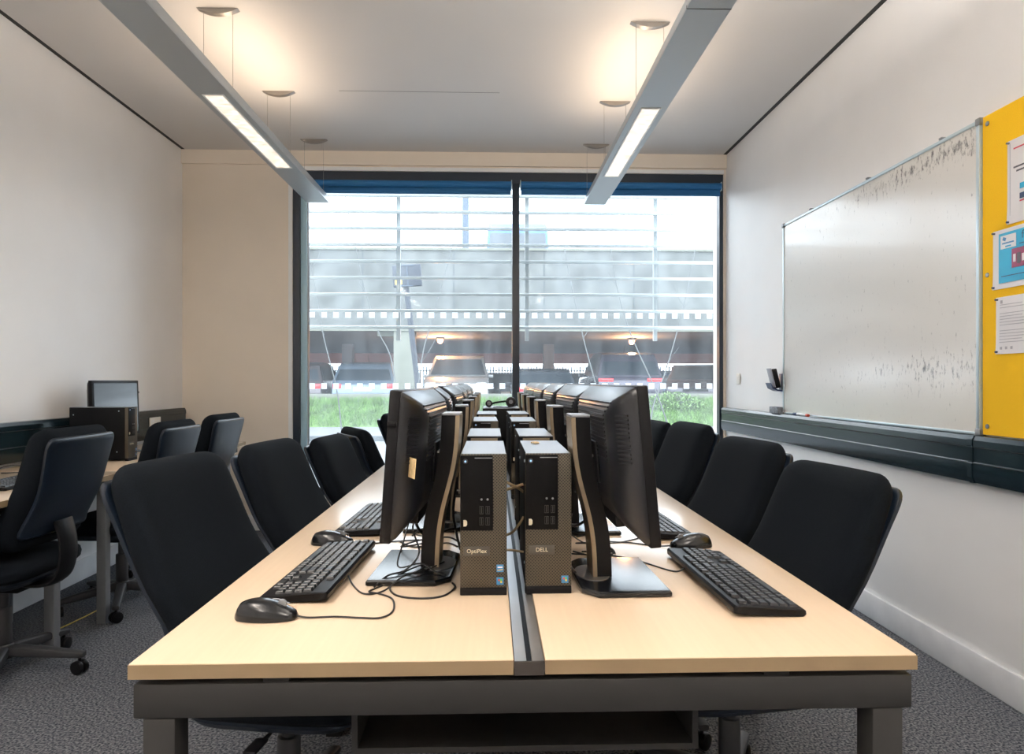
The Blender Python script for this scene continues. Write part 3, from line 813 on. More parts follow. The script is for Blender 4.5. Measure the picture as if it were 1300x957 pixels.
# ============================================================ KEYBOARDS (width along X, user side -Y, origin bottom centre)
U = .0188
def kb_layout():
    K = []
    x0 = -11.25 * U
    yr = [2.58, 1.38, .38, -.62, -1.62, -2.62]      # row centres in units
    def row(y, ws, x):
        for w_ in ws:
            if w_ > 0: K.append((x + w_ * U / 2, y * U, w_))
            x += abs(w_) * U
    row(yr[0], [1, -1, 1, 1, 1, 1, -.5, 1, 1, 1, 1, -.5, 1, 1, 1, 1, -.25, 1, 1, 1], x0)
    row(yr[1], [1] * 13 + [2, -.25, 1, 1, 1, -.25, 1, 1, 1, 1], x0)
    row(yr[2], [1.5] + [1] * 12 + [1.5, -.25, 1, 1, 1, -.25, 1, 1, 1, 1], x0)
    row(yr[3], [1.75] + [1] * 11 + [2.25, -3.5, 1, 1, 1, 1], x0)
    row(yr[4], [2.25] + [1] * 10 + [2.75, -1.25, 1, -1.25, 1, 1, 1, 1], x0)
    row(yr[5], [1.5, 1, 1.25, 5.5, 1.25, 1, 1, 1.5, -1.25 + 1, 1, 1, 1, -.25, 2, 1, 1][:8] + [-.25, 1, 1, 1, -.25, 2, 1], x0)
    return K
KEYMESH = {}
def key_bm(w_, bm, off=(0, 0, 0)):
    a = w_ * U / 2 - .0010; c = U / 2 - .0010
    rings = []
    for (z, k) in ((0, 0), (.0045, .0016), (.0056, .0026)):
        rings.append([(-a + k + off[0], -c + k + off[1], z + off[2]), (a - k + off[0], -c + k + off[1], z + off[2]), (a - k + off[0], c - k * .8 + off[1], z + off[2]), (-a + k + off[0], c - k * .8 + off[1], z + off[2])])
    loft(bm, rings)
def make_keyboard(label, group, individual=True):
    t = thing('keyboard', label, 'keyboard', (0, 0, 0), 0, group)
    b = B(); hw = .2235
    prof = [(-.0700, .004), (-.069, .010), (-.0650, .0125), (.058, .0225), (.066, .0225), (.0700, .018), (.0690, .008), (.055, .006), (-.055, .0005), (-.066, .0005)]
    rings = []
    for (x, k) in ((-hw, .93), (-hw + .003, .985), (-hw + .008, 1), (hw - .008, 1), (hw - .003, .985), (hw, .93)):
        rings.append([(x, p[0] * k, .0005 + (p[1] - .0005) * (k if p[1] > .01 else 1)) for p in prof])
    loft(b, rings); obj('body', b, PLAST, t, ang=40)
    slope = math.atan2(.010, .123)
    zat = lambda y: .0125 + (y + .065) * .010 / .123
    if individual:
        for (x, y, w_) in kb_layout():
            key = round(w_, 2)
            if key not in KEYMESH:
                b = B(); key_bm(w_, b)
                bmesh.ops.recalc_face_normals(b, faces=b.faces)
                me = bpy.data.meshes.new('key'); b.to_mesh(me); b.free(); me.materials.append(KEYM); KEYMESH[key] = me
            o = link('key', KEYMESH[key], t); o.location = (x, y, zat(y) - .0004); o.rotation_euler = (slope, 0, 0)
    else:
        b = B()
        for (x, y, w_) in kb_layout(): key_bm(w_, b, (x, y, zat(y) - .0004))
        obj('keys', b, KEYM, t, smooth=False)
    for s in (-1, 1):
        b = B(); box(b, (s * .18, .058, .005), (.03, .008, .009), bev=.001); obj('foot', b, PLAST, t)
    return t
def world_cable(t, pts, r=.0019, name='cable', m=None):
    """cable given in world coordinates, parented to t"""
    b = B(); tube(b, pts, r, 8, sub=8)
    Mi = (Matrix.Translation(t.location) @ Matrix.Rotation(t.rotation_euler.z, 4, 'Z')).inverted()
    bmesh.ops.transform(b, matrix=Mi, verts=b.verts)
    return obj(name, b, m or CABLE, t)
GK = 'black keyboards on the bench desk'
zc = DT + .0022
k0 = make_keyboard('black keyboard nearest the camera on the left half of the bench desk', GK)
# left side users face +X: keyboard's user side (-Y local) must point to -X world -> rotate -90
k2 = dup(k0, (-.375, 2.15, DT), R(-90 + -2), 'black keyboard second from the camera on the left half, partly behind the nearest left monitor', GK)
k1 = dup(k0, (.515, 1.47, DT), R(90 + 1.5), 'black keyboard nearest the camera on the right half of the bench desk', GK)
k3 = dup(k0, (.49, 2.08, DT), R(90 + 3), 'black keyboard second from the camera on the right half, partly behind the nearest right monitor', GK)
k0.location = (-.384, 1.575, DT); k0.rotation_euler.z = R(-90 - 2.5)
world_cable(k0, [(-.315, 1.50, DT + .012), (-.295, 1.46, zc), (-.262, 1.405, zc), (-.225, 1.42, zc + .001), (-.19, 1.47, zc + .0165), (-.15, 1.51, zc + .0165), (-.11, 1.58, zc + .018)])
world_cable(k1, [(.447, 1.55, DT + .012), (.42, 1.55, zc), (.36, 1.64, zc), (.31, 1.69, zc), (.26, 1.70, zc), (.19, 1.72, zc)])
world_cable(k2, [(-.305, 2.10, DT + .012), (-.27, 2.05, zc), (-.22, 1.95, zc), (-.15, 1.90, zc)])
world_cable(k3, [(.42, 2.10, DT + .012), (.39, 2.06, zc), (.33, 1.98, zc), (.24, 1.90, zc)])

# ============================================================ MICE (nose +X)
def make_mouse(label, group):
    t = thing('computer_mouse', label, 'mouse', (0, 0, 0), 0, group)
    b = B(); rings = []
    N = 22
    for i in range(N + 1):
        s = i / N
        x = -.057 + .114 * s
        wv = .031 * (math.sin(PI * min(1, max(0.02, .06 + s * .88))) ** .42) * (1 - .10 * s)
        hv = .037 * (math.sin(PI * (.10 + .80 * s) ** .85) ** .62) * (1 - .28 * s ** 2)
        if i == 0: wv *= .55; hv *= .45
        if i == 1: wv *= .86; hv *= .80
        if i == N: wv *= .75; hv *= .6
        ring = []
        for k in range(20):
            a = PI * k / 19
            ring.append((x, wv * sgp(math.cos(a), .8), .0012 + hv * math.sin(a) ** .8))
        rings.append(ring)
    loft(b, rings); obj('shell', b, GLOSS, t, ang=60)
    b = B(); cyl(b, (.030, 0, .0275), .0085, .006, 'Y', 20, bev=.0015); obj('scroll_wheel', b, LEGM, t)
    b = B(); tube(b, [(.012, 0, .0362), (.025, 0, .0355), (.045, 0, .0275)], .0010, 6); obj('button_seam', b, STEEL, t)
    return t
GM = 'black computer mice on the bench desk'
q0 = make_mouse('glossy black mouse nearest the camera, at the near left of the bench desk', GM)
q1 = dup(q0, (-.43, 1.845, DT), R(-6), 'black mouse between the two left-hand keyboards', GM)
q2 = dup(q0, (.53, 1.785, DT), R(190), 'black mouse between the two right-hand keyboards', GM)
q0.location = (-.418, 1.272, DT); q0.rotation_euler.z = R(-4)
world_cable(q0, [(-.362, 1.268, DT + .006), (-.34, 1.267, zc), (-.29, 1.270, zc), (-.245, 1.263, zc), (-.205, 1.262, zc), (-.188, 1.30, zc), (-.20, 1.37, zc), (-.232, 1.405, zc), (-.255, 1.42, zc), (-.235, 1.46, zc), (-.185, 1.52, zc + .0165), (-.14, 1.58, zc + .018)])
world_cable(q1, [(-.375, 1.84, DT + .006), (-.33, 1.84, zc), (-.27, 1.86, zc), (-.2, 1.88, zc)])
world_cable(q2, [(.475, 1.777, DT + .006), (.44, 1.79, zc), (.37, 1.83, zc), (.29, 1.85, zc)])

# ---- loose cable tangles behind the monitors
def cable(label, pts, r=.0023, m=None, name='cable', cat='cable', group='tangled cables behind the monitors'):
    b = B(); tube(b, pts, r, 8, sub=8)
    return tag(obj(name, b, m or CABLE), label, cat, group)
zb = DT + .018
cable('thick black cable arching down from the nearest left monitor to the left tower computer', [(-.19, 1.62, DT + .16), (-.175, 1.60, DT + .10), (-.15, 1.63, DT + .07), (-.10, 1.68, DT + .075), (-.075, 1.72, DT + .06)], .0034)
cable('black cable looping out in front of the nearest left monitor base', [(-.14, 1.62, zb), (-.16, 1.52, zb), (-.215, 1.475, zc), (-.20, 1.40, zc), (-.15, 1.372, zc), (-.10, 1.385, zc), (-.078, 1.44, zc), (-.085, 1.475, zc)], .0021)
cable('thin black cable curving across the nearest left monitor base', [(-.19, 1.63, DT + .13), (-.205, 1.60, DT + .07), (-.21, 1.53, zb + .006), (-.16, 1.53, zb + .012), (-.12, 1.50, zb), (-.10, 1.48, zb)], .0018)
cable('thin black cable looping beside the nearest left monitor stand', [(-.16, 1.66, DT + .13), (-.185, 1.60, DT + .10), (-.165, 1.55, DT + .05), (-.19, 1.51, zb + .004), (-.225, 1.48, zb), (-.25, 1.45, zc)], .0021)
cable('coil of black cable behind the nearest left monitor base', [(-.20, 1.72, DT + .05), (-.17, 1.68, DT + .075), (-.13, 1.70, DT + .06), (-.14, 1.76, DT + .03), (-.20, 1.78, DT + .012), (-.23, 1.73, DT + .02), (-.18, 1.69, DT + .045), (-.11, 1.70, DT + .05), (-.08, 1.76, DT + .02)], .0022)
cable('black cable lying between the first and second left monitor bases', [(-.25, 1.86, zc), (-.21, 1.80, zc), (-.17, 1.81, zc), (-.12, 1.84, zc), (-.09, 1.80, zc)], .0021)
cable('thick black cable hanging beside the left tower computer', [(-.085, 1.70, DT + .20), (-.095, 1.68, DT + .12), (-.088, 1.70, DT + .06), (-.08, 1.74, DT + .01)], .0034)
cable('thick black cable arching from the nearest right monitor down to the table', [(.255, 1.60, DT + .17), (.235, 1.64, DT + .11), (.205, 1.68, DT + .08), (.175, 1.66, DT + .10), (.185, 1.72, DT + .02)], .0034)
cable('black cable hanging behind the right tower computer', [(.175, 1.70, DT + .22), (.18, 1.66, DT + .12), (.178, 1.62, DT + .05), (.18, 1.55, zb + .002), (.185, 1.49, zb)], .0028)
cable('coiled black cable on the table behind the nearest right monitor base', [(.23, 1.72, zc + .004), (.29, 1.70, zc + .01), (.315, 1.72, zc), (.285, 1.76, zc + .012), (.22, 1.76, zc + .016), (.28, 1.73, zc + .022), (.31, 1.70, zc + .006), (.26, 1.69, zc), (.21, 1.74, zc)], .0021)
cable('thin black cable running right from the nearest right monitor', [(.20, 1.74, DT + .05), (.24, 1.76, DT + .02), (.30, 1.82, zc), (.36, 1.84, zc), (.42, 1.89, zc)], .0018)
cable('bundle of black cable beside the right tower computer', [(.18, 1.74, DT + .09), (.20, 1.72, DT + .05), (.18, 1.70, DT + .07), (.205, 1.73, DT + .10), (.19, 1.76, DT + .03), (.21, 1.80, zc)], .003)
gb = 'beige cables crossing between the two near computers'
cable('upper beige cable crossing the gap between the two nearest computers', [(.024, 1.50, DT + .222), (.045, 1.49, DT + .212), (.060, 1.50, DT + .203), (.072, 1.53, DT + .19)], .0032, BEIGEC, group=gb)
cable('second beige cable crossing over the upper one between the two nearest computers', [(.024, 1.50, DT + .198), (.044, 1.496, DT + .204), (.070, 1.50, DT + .212)], .0032, BEIGEC, group=gb)
cable('lower beige cable curving between the two nearest computers', [(.024, 1.50, DT + .098), (.045, 1.50, DT + .105), (.062, 1.50, DT + .125), (.071, 1.50, DT + .14)], .0030, BEIGEC, group=gb)
cable('lowest beige cable lying almost level between the two nearest computers', [(.024, 1.50, DT + .067), (.046, 1.50, DT + .066), (.071, 1.50, DT + .062)], .0026, BEIGEC, group=gb)
t = tag(obj('rubber_band', (lambda b: (tube(b, [(.095, 1.62, DT + .2935), (.108, 1.63, DT + .2935), (.112, 1.615, DT + .2935), (.10, 1.61, DT + .2935)], .0022, 6), b)[1])(B()), BEIGEC), 'small brown loop lying on top of the nearest right computer', 'rubber band')

# ============================================================ LEFT WALL DESKS
LZ = .74
def wall_desk(label, y0, y1, lg_in=.04):
    t = thing('wall_desk', label, 'desk', (-2.07, y0, 0), 0, 'maple desks along the left wall')
    L = y1 - y0
    b = B(); bx(b, -.328, .312, .002, L - .002, LZ - .025, LZ, bev=.0015); o = obj('worktop', b, WOOD, t)
    b = B(); bx(b, .3122, .3132, .003, L - .003, LZ - .0235, LZ - .0015); obj('edge_band', b, WEDGE, o, smooth=False)
    b = B()
    for y in (lg_in, L - (.04 if lg_in < .1 else .34)): bx(b, -.30, .262, y - .02, y + .02, LZ - .075, LZ - .0255)
    bx(b, -.28, -.25, .06, L - .06, LZ - .07, LZ - .03); bx(b, .20, .23, .06, L - .06, LZ - .07, LZ - .03)
    obj('frame_rail', b, RAIL, t, smooth=False)
    for y in (lg_in, L - (.04 if lg_in < .1 else .34)):
        for x in (-.275, .19):
            b = B(); bx(b, x - .022, x + .022, y - .022, y + .022, 0, LZ - .0255, bev=.003); obj('leg', b, LEGM, t)
    return t
wall_desk('maple desk along the left wall, nearest the camera, half hidden by the shell-backed chair', 1.70, 3.298, .25)
wall_desk('maple desk along the left wall nearest the window, carrying the tower computer', 3.302, 4.90)
# tower on left desk, seen side-on
t = dup(c0, (-1.955, 3.755, LZ), R(90), 'black tower computer standing side-on on the left wall desk')
t['group'] = 'computers at the left wall'
m2 = make_monitor('small dark monitor behind the tower computer on the left wall desk', 'monitors at the left wall', pw=.40, ph=.33, pz=.105, tilt=2, sticker=False)
m2.location = (-2.25, 4.08, LZ); m2.rotation_euler.z = R(-8)
dup(m2, (-2.22, 2.80, LZ), R(-6), 'dark monitor at the left edge of the picture on the left wall desk', 'monitors at the left wall')
k4 = make_keyboard('black keyboard on the left wall desk, beside the nearest shell-backed chair', 'keyboards on the left wall desk', individual=False)
k4.location = (-1.98, 2.93, LZ); k4.rotation_euler.z = R(93)
dup(k4, (-1.93, 4.12, LZ), R(92), 'black keyboard on the left wall desk, between the tower computer and the middle shell-backed chair', 'keyboards on the left wall desk')
cable('thin black cable curling over the left wall desk near the left edge of the picture', [(-2.2, 3.02, LZ + .03), (-2.17, 3.12, LZ + .05), (-2.12, 3.20, LZ + .03), (-2.2, 3.26, LZ + .003), (-2.28, 3.22, LZ + .003)], .0025, group='cables at the left wall')
cable('thin black cable lying on the left wall desk beyond the tower computer', [(-1.99, 4.30, LZ + .014), (-2.02, 4.40, LZ + .003), (-2.10, 4.46, LZ + .003), (-2.2, 4.40, LZ + .003)], .0025, group='cables at the left wall')
cable('thin yellow cable lying on the carpet under the left wall desk', [(-2.37, 2.6, .004), (-2.2, 2.9, .004), (-2.05, 3.2, .004), (-2.0, 3.6, .004)], .003, mat('yellow_cable', (.5, .38, .06), .5), group='cables at the left wall')

# trunking
def trunking(name, label, xw, side, y0, y1, z0, z1, d=.055, joints=()):
    """side: -1 juts toward -X (right wall), +1 toward +X"""
    t = thing(name, label, 'trunking', (xw, y0, 0), 0)
    L = y1 - y0
    prof = [(0, z0), (side * d * .82, z0), (side * d, z0 + .022), (side * d, z0 + .075), (side * d * .94, z0 + .08), (side * d * .94, z1 - .045), (side * d, z1 - .04), (side * d * .98, z1 - .016), (side * d * .82, z1), (0, z1)]
    b = B(); prism(b, prof, 0, L, 'XZ'); obj('cover', b, TRUNK, t, ang=25)
    for yj in joints:
        b = B(); prism(b, [(p[0] * 1.05, p[1] + (.002 if p[1] > (z0 + z1) / 2 else -.002)) for p in prof], yj - y0 - .012, yj - y0 + .012, 'XZ'); obj('joint_cover', b, TRUNK, t, ang=25)
    b = B(); bx(b, side * d, side * (d + .0012), .002, L - .002, z0 + .0745, z0 + .0765); bx(b, side * d, side * (d + .0012), .002, L - .002, z1 - .043, z1 - .041); obj('groove_line', b, RAIL, t, smooth=False)
    return t
trunking('dado_trunking', 'dark green-black dado trunking along the right wall under the whiteboard', XR - .001, -1, .2, 5.33, .785, .963, joints=(2.53,))
trunking('dado_trunking', 'dark dado trunking along the left wall above the desks', XL + .001, 1, 1.2, 5.32, .765, .965)
def socket(label, loc, rz, wd=.146, hd=.086, group=None, name='wall_socket'):
    t = thing(name, label, 'socket', loc, rz, group)
    b = B(); box(b, (.005, 0, 0), (.010, wd, hd), bev=.003); obj('faceplate', b, SOCK, t)
    for s in ((-1, 1) if wd > .1 else (0,)):
        b = B(); box(b, (.0105, s * .035, hd * .22), (.003, .014, .009), bev=.001); obj('rocker_switch', b, WTRIM, t)
    return t
socket('white double socket on the left wall trunking, right of the tower computer', (XL + .054, 4.83, .875), 0)
socket('small white plate on the right wall between the window and the whiteboard', (XR - .0005, 5.09, 1.19), PI, .06, .08)

# ============================================================ WHITEBOARD AND NOTICEBOARD
WY0, WY1, WBZ0, WBZ1 = 2.545, 4.26, .975, 2.155
t = thing('whiteboard', 'large smudged whiteboard with a thin aluminium frame on the right wall', 'whiteboard', (XR, 0, 0))
b = B(); bx(b, -.016, -.001, WY0, WY1, WBZ0, WBZ1); obj('writing_surface', b, BOARD, t, smooth=False)
b = B()
bx(b, -.022, -.0005, WY0 - .018, WY0, WBZ0 - .004, WBZ1 + .004, bev=.002); bx(b, -.022, -.0005, WY1, WY1 + .014, WBZ0 - .004, WBZ1 + .004, bev=.002)
bx(b, -.022, -.0005, WY0, WY1, WBZ1, WBZ1 + .014, bev=.002); bx(b, -.022, -.0005, WY0, WY1, WBZ0 - .010, WBZ0, bev=.002)
obj('frame', b, ALU, t)
for (y, z) in ((WY0 - .012, WBZ1 + .006), (WY0 - .012, WBZ0), (WY1 + .006, WBZ1 + .006), (WY1 + .006, WBZ0)):
    b = B(); bx(b, -.026, -.0005, y - .014, y + .014, z - .014, z + .014, bev=.004); obj('corner_cap', b, LEGM, t)
for y in (2.75, 3.3, 3.9):
    b = B(); bx(b, -.024, -.0005, y - .01, y + .01, WBZ1 + .0145, WBZ1 + .024, bev=.002); obj('top_clip', b, LEGM, t)
t = thing('noticeboard', 'bright yellow felt noticeboard right of the whiteboard', 'noticeboard', (XR, 0, 0))
b = B(); bx(b, -.013, -.0005, .95, 2.521, .968, 2.172, bev=.001); obj('felt_panel', b, YEL, t, smooth=False)
for z in (2.14, 1.57, 1.0):
    b = B(); cyl(b, (-.0145, 2.495, z), .009, .004, 'X', 16, bev=.001); obj('fixing_screw', b, LEGM, t)
XN = XR - .0136
def notice(label, y_left, y_right, z0, z1, pin=True):
    """sheet pinned on the noticeboard; y_left is the end nearer the window"""
    t = thing('notice', label, 'notice', (XN, (y_left + y_right) / 2, (z0 + z1) / 2), -PI / 2, 'notices pinned to the yellow noticeboard')
    # local: X = to the viewer's right, -Y = out toward the room (after rz=-90: local -Y -> world -X, local X -> world -Y)
    w2, h2 = (y_left - y_right) / 2, (z1 - z0) / 2
    b = B(); n = 10
    g0 = []
    for j in range(n + 1):
        for i in range(n + 1):
            u, v = i / n * 2 - 1, j / n * 2 - 1
            g0.append(b.verts.new((u * w2, -.0012 - .004 * (u * u * .5 + .25) * max(0, -v) ** 3, v * h2)))
    for j in range(n):
        for i in range(n):
            a = j * (n + 1) + i
            b.faces.new((g0[a], g0[a + 1], g0[a + n + 2], g0[a + n + 1]))
    sh = obj('sheet', b, PAPER, t, smooth=False)
    md = sh.modifiers.new('thickness', 'SOLIDIFY'); md.thickness = .0004; md.offset = 0
    for (sx, sz) in ((-1, 1), (-1, -1), (1, 1), (1, -1)):
        b = B(); cyl(b, (sx * (w2 - .008), -.0065, sz * (h2 - .008)), .0036, .010, 'Y', 12); obj('pin', b, INK if sz > 0 else NAVY, t)
    return t, w2, h2
def flat(t, name, m, x0, x1, z0, z1, y=-.0045, rot=0):
    b = B(); box(b, (0, 0, 0), (x1 - x0, .0006, z1 - z0)); bmesh.ops.transform(b, matrix=Matrix.Translation(((x0 + x1) / 2, y, (z0 + z1) / 2)) @ Matrix.Rotation(rot, 4, 'Y'), verts=b.verts)
    return obj(name, b, m, t, smooth=False)
t, w2, h2 = notice('white notice with a red heading and blue emblem, highest on the yellow noticeboard', 2.395, 2.185, 1.735, 2.035)
flat(t, 'heading_line', REDINK, -.075, .06, .113, .118, -.0023)
for k, (z, xa, xb) in enumerate(((.045, -.075, .07), (.030, -.062, .06))): flat(t, 'text_line', INK, xa, xb, z, z + .006, -.0023)
flat(t, 'border_line', INKL, -.092, -.0905, -.14, .14, -.0024)
flat(t, 'emblem', CYAN, -.045, .035, -.035, -.015, -.0032); flat(t, 'emblem_text', NAVY, -.045, .035, -.07, -.05, -.0036); flat(t, 'emblem_line', REDINK, -.045, .035, -.08, -.075, -.0038)
t, w2, h2 = notice('laminated cyan poster with a maroon photo, middle notice on the yellow noticeboard', 2.465, 2.165, 1.508, 1.724)
f = flat(t, 'poster_print', CYAN, -.118, .135, -.088, .093, -.0042)
flat(t, 'logo_box', PAPER, -.108, -.035, .035, .083, -.0049)
flat(t, 'logo_dot', STKB, -.097, -.082, .064, .076, -.0054, .4); flat(t, 'logo_text', STKB, -.10, -.045, .052, .057, -.0054); flat(t, 'logo_text', CYAN, -.085, -.058, .040, .045, -.0054)
text('poster_heading', 'fac', .040, NAVY, t, (.012, -.0052, .070), (PI / 2, 0, 0), .0002)
flat(t, 'text_line', NAVY, -.020, .06, .040, .043, -.0049)
flat(t, 'photo_block', MAROON, -.055, .10, -.040, .028, -.0049)
for (x, z, w_, h_, m_) in ((-.048, -.02, .012, .028, PAPER), (-.03, -.028, .016, .038, INK), (-.008, -.022, .014, .026, PAPER), (.012, -.03, .02, .04, INK), (.045, -.02, .02, .03, PAPER)):
    flat(t, 'photo_shape', m_, x, x + w_, z, z + h_, -.0054)
flat(t, 'text_line', NAVY, -.105, .10, -.066, -.063, -.0049)
t, w2, h2 = notice('typed white letter, lowest notice on the yellow noticeboard', 2.450, 2.240, 1.270, 1.478)
flat(t, 'crest', INKL, -.083, -.073, .080, .092, -.0024)
for k in range(14):
    z = .074 - k * .0105
    if k in (2, 8): continue
    flat(t, 'text_line', INKL, -.085, (.08 if k % 4 else .02), z, z + .0022, -.0024 - .0003 * max(0, k - 6))
for x in (-.08, -.055, -.03): flat(t, 'stamp_mark', INKL, x, x + .01, -.088, -.078, -.0062)

# ---- board tray things
TX = XR - .028
t = thing('eraser_holder', 'navy blue holder clipped beside the whiteboard, dark eraser block leaning in it', 'holder', (XR - .0005, 4.33, 1.12))
b = B(); pts = []
prof = [(0, .0), (-.015, -.006), (-.040, -.004), (-.072, .010), (-.090, .040), (-.093, .040), (-.078, .004), (-.045, -.012), (-.018, -.015), (0, -.014)]
prism(b, prof, -.04, .04, 'XZ'); obj('clip_cradle', b, NAVY, t, ang=50)
b = B(); bx(b, -.008, 0, -.03, .03, -.012, .10, bev=.003); obj('back_plate', b, NAVY, t)
b = B(); box(b, (-.052, 0, .068), (.034, .07, .125), rot=(0, R(-14), 0), bev=.003); tag(obj('board_eraser', b, PLAST), 'black board eraser held in the navy holder left of the whiteboard', 'eraser')
eo = bpy.data.objects['board_eraser']; eo.location = (XR - .0005, 4.33, 1.12)
b = B(); box(b, (-.0715, 0, .073), (.004, .07, .125), rot=(0, R(-14), 0), bev=.001); obj('felt_pad', b, mat('grey_felt', (.45, .46, .5), .9), eo)
b = B(); bx(b, -.03, .022, -.065, .065, .0, .042, bev=.004); o = tag(obj('whiteboard_eraser', b, mat('speckled_grey_felt', (.22, .24, .27), .9, noise=.4, nscale=80)), 'small grey felt block standing on the trunking left of the whiteboard', 'eraser'); o.location = (TX, 4.33, .9635)
def pen(label, loc, rz, capm, gr='pens on the trunking'):
    t = thing('whiteboard_pen', label, 'pen', loc, rz, gr)
    b = B(); cyl(b, (0, 0, .008), .0078, .09, 'Y', 14, bev=.001); obj('barrel', b, WTRIM, t)
    b = B(); cyl(b, (0, .062, .008), .0082, .036, 'Y', 14, bev=.002); obj('cap', b, capm, t)
pen('whiteboard pen with a red cap lying on the trunking below the whiteboard', (TX - .004, 3.96, .9636), R(175), STKR)
pen('whiteboard pen with a dark blue cap lying on the trunking below the whiteboard', (TX + .014, 4.02, .9636), R(12), NAVY)
b = B(); bx(b, -.02, .02, -.05, .05, 0, .007, bev=.002); o = tag(obj('pen_tray', b, mat('clear_grey_plastic', (.45, .5, .55), .25)), 'small grey tray lying on the trunking beside the pens', 'tray'); o.location = (TX - .002, 3.80, .9636)

# small black box on the window sill
t = thing('sill_box', 'small black box standing on the window sill at the left, behind the third left chair', 'box', (-1.36, YB + .0, WZ0 + .0045))
b = B(); bx(b, -.05, .045, -.028, .004, 0, .062, bev=.004); obj('body', b, PLAST, t)
b = B(); bx(b, .046, .056, -.02, 0, 0, .05, bev=.002); obj('latch', b, ALU, t)

# ============================================================ OUTSIDE
b = B(); bx(b, -30, 30, 5.64, 13.3, -.12, -.0); struct('ground', b, PAVE, smooth=False)
b = B(); bx(b, -30, 30, 13.3, 13.45, -.12, .10, bev=.01); tag(obj('kerb', b, KERB), 'grey kerb running across the paved yard outside the window', 'kerb', kind='structure')
b = B(); bx(b, -30, 30, 13.45, 16.0, -.12, .10); tag(obj('pavement', b, PAVE), 'pale pavement between the kerb and the grass bank', 'pavement', kind='structure')
b = B(); prism(b, [(15.95, .0), (17.5, .0), (17.5, .60), (17.0, .56), (16.4, .30), (15.95, .10)], -30, 30, 'YZ'); tag(obj('grass_bank', b, SOIL), 'low earth bank under the grass', 'bank', kind='structure')
b = B(); bx(b, -30, 30, 17.5, 60, -.12, .25); tag(obj('parking_floor', b, ASPH), 'dark asphalt floor of the car park', 'ground', kind='structure')
b = B()
rnd = random.Random(3)
def zbank(y): return .10 + max(0, min(1, (y - 15.95) / 1.1)) * .47
for k in range(15000):
    x = rnd.uniform(-6.2, 7.5); y = 15.95 + 1.5 * rnd.random() ** .9
    h = rnd.uniform(.05, .16) * (1.7 if y > 16.9 else 1.1)
    a = rnd.uniform(0, PI); w_ = rnd.uniform(.006, .015); lx, ly = rnd.gauss(0, .05), rnd.gauss(0, .04)
    z = zbank(y)
    p0 = (x - w_ * math.cos(a), y - w_ * math.sin(a), z); p1 = (x + w_ * math.cos(a), y + w_ * math.sin(a), z)
    m_ = (x + lx * .4, y + ly * .4, z + h * .6); tip = (x + lx, y + ly, z + h)
    v = [b.verts.new(q) for q in (p0, p1, (m_[0] + w_ * .6, m_[1], m_[2]), tip, (m_[0] - w_ * .6, m_[1], m_[2]))]
    b.faces.new(v)
tag(obj('grass', b, GRASS, smooth=False), 'long bright green grass growing on the bank outside', 'grass', kind='stuff')
t = thing('bush', 'leafy green bush on the grass bank at the right of the window', 'bush', (4.55, 16.9, .5))
b = B()
for k in range(26):
    a = rnd.uniform(0, 2 * PI); s_ = rnd.uniform(.2, .9); h = rnd.uniform(.2, .48)
    tube(b, [(0, 0, -.03), (s_ * .4 * math.cos(a), .15 * math.sin(a), h * .6), (s_ * math.cos(a), .3 * math.sin(a), h)], .006, 5, r_end=.002)
obj('branches', b, BARK, t)
b = B()
for k in range(1500):
    a = rnd.uniform(0, 2 * PI); rr = rnd.random() ** .5
    x = rr * math.cos(a) * 1.0; y = rr * math.sin(a) * .4; z = (1 - rr * rr) * .42 * rnd.random() ** .6
    s_ = rnd.uniform(.022, .05); n_ = Vector((rnd.gauss(0, 1), rnd.gauss(0, 1), rnd.gauss(0, 1))).normalized(); u_ = n_.orthogonal().normalized(); v_ = n_.cross(u_)
    c = Vector((x, y, z))
    b.faces.new([b.verts.new(c + u_ * s_), b.verts.new(c + v_ * s_ * .5), b.verts.new(c - u_ * s_), b.verts.new(c - v_ * s_ * .5)])
obj('leaves', b, LEAF, t, smooth=False)

# car park building
t = thing('car_park_building', 'weathered concrete multi-storey car park across the yard', 'building', (0, 18, 0))
b = B(); 
x = -14
bx(b, -24, 24, 0, .25, 2.50, 4.64)
obj('parapet', b, CONC, t, smooth=False)
b = B(); bx(b, -24, 24, -.04, .0, 2.50, 2.62); bx(b, -24, 24, -.05, .28, 4.64, 4.70); obj('edge_band', b, CONCP, t, smooth=False)
b = B()
x = -22.6
while x < 24: bx(b, x - .012, x + .012, -.006, .0, 2.63, 4.62); x += 2.4
obj('panel_joint', b, KERB, t, smooth=False)
b = B(); bx(b, -24, 24, .25, 17, 2.60, 3.5); obj('deck_slab', b, CONCD, t, smooth=False)
for x in (-17.5, -9.9, -2.32, 12.9):
    b = B(); bx(b, x - .27, x + .27, .0, .5, .25, 2.60, bev=.01); bx(b, x - .75, x + .27, .26, .7, 2.38, 2.60, bev=.01); obj('column', b, CONCP, t)
for x in (-13, -5.5, 2.2, 9.7):
    b = B(); bx(b, x - .2, x + .2, 8.0, 8.4, .25, 2.60, bev=.01); obj('column', b, CONCD, t)
b = B(); bx(b, -24, 24, 16.7, 17.0, 2.08, 2.62); obj('rear_beam', b, BRICK, t, smooth=False)
b = B(); bx(b, -24, 24, -.35, -.12, .68, .845, bev=.01); bar = obj('barrier_beam', b, CONCP, t)
for x in (-8, -4.4, -.8, 2.0, 4.92, 8.5):
    b = B(); bx(b, x - .10, x + .10, -.30, -.13, .25, .68); obj('barrier_post', b, CONCP, bar, smooth=False)
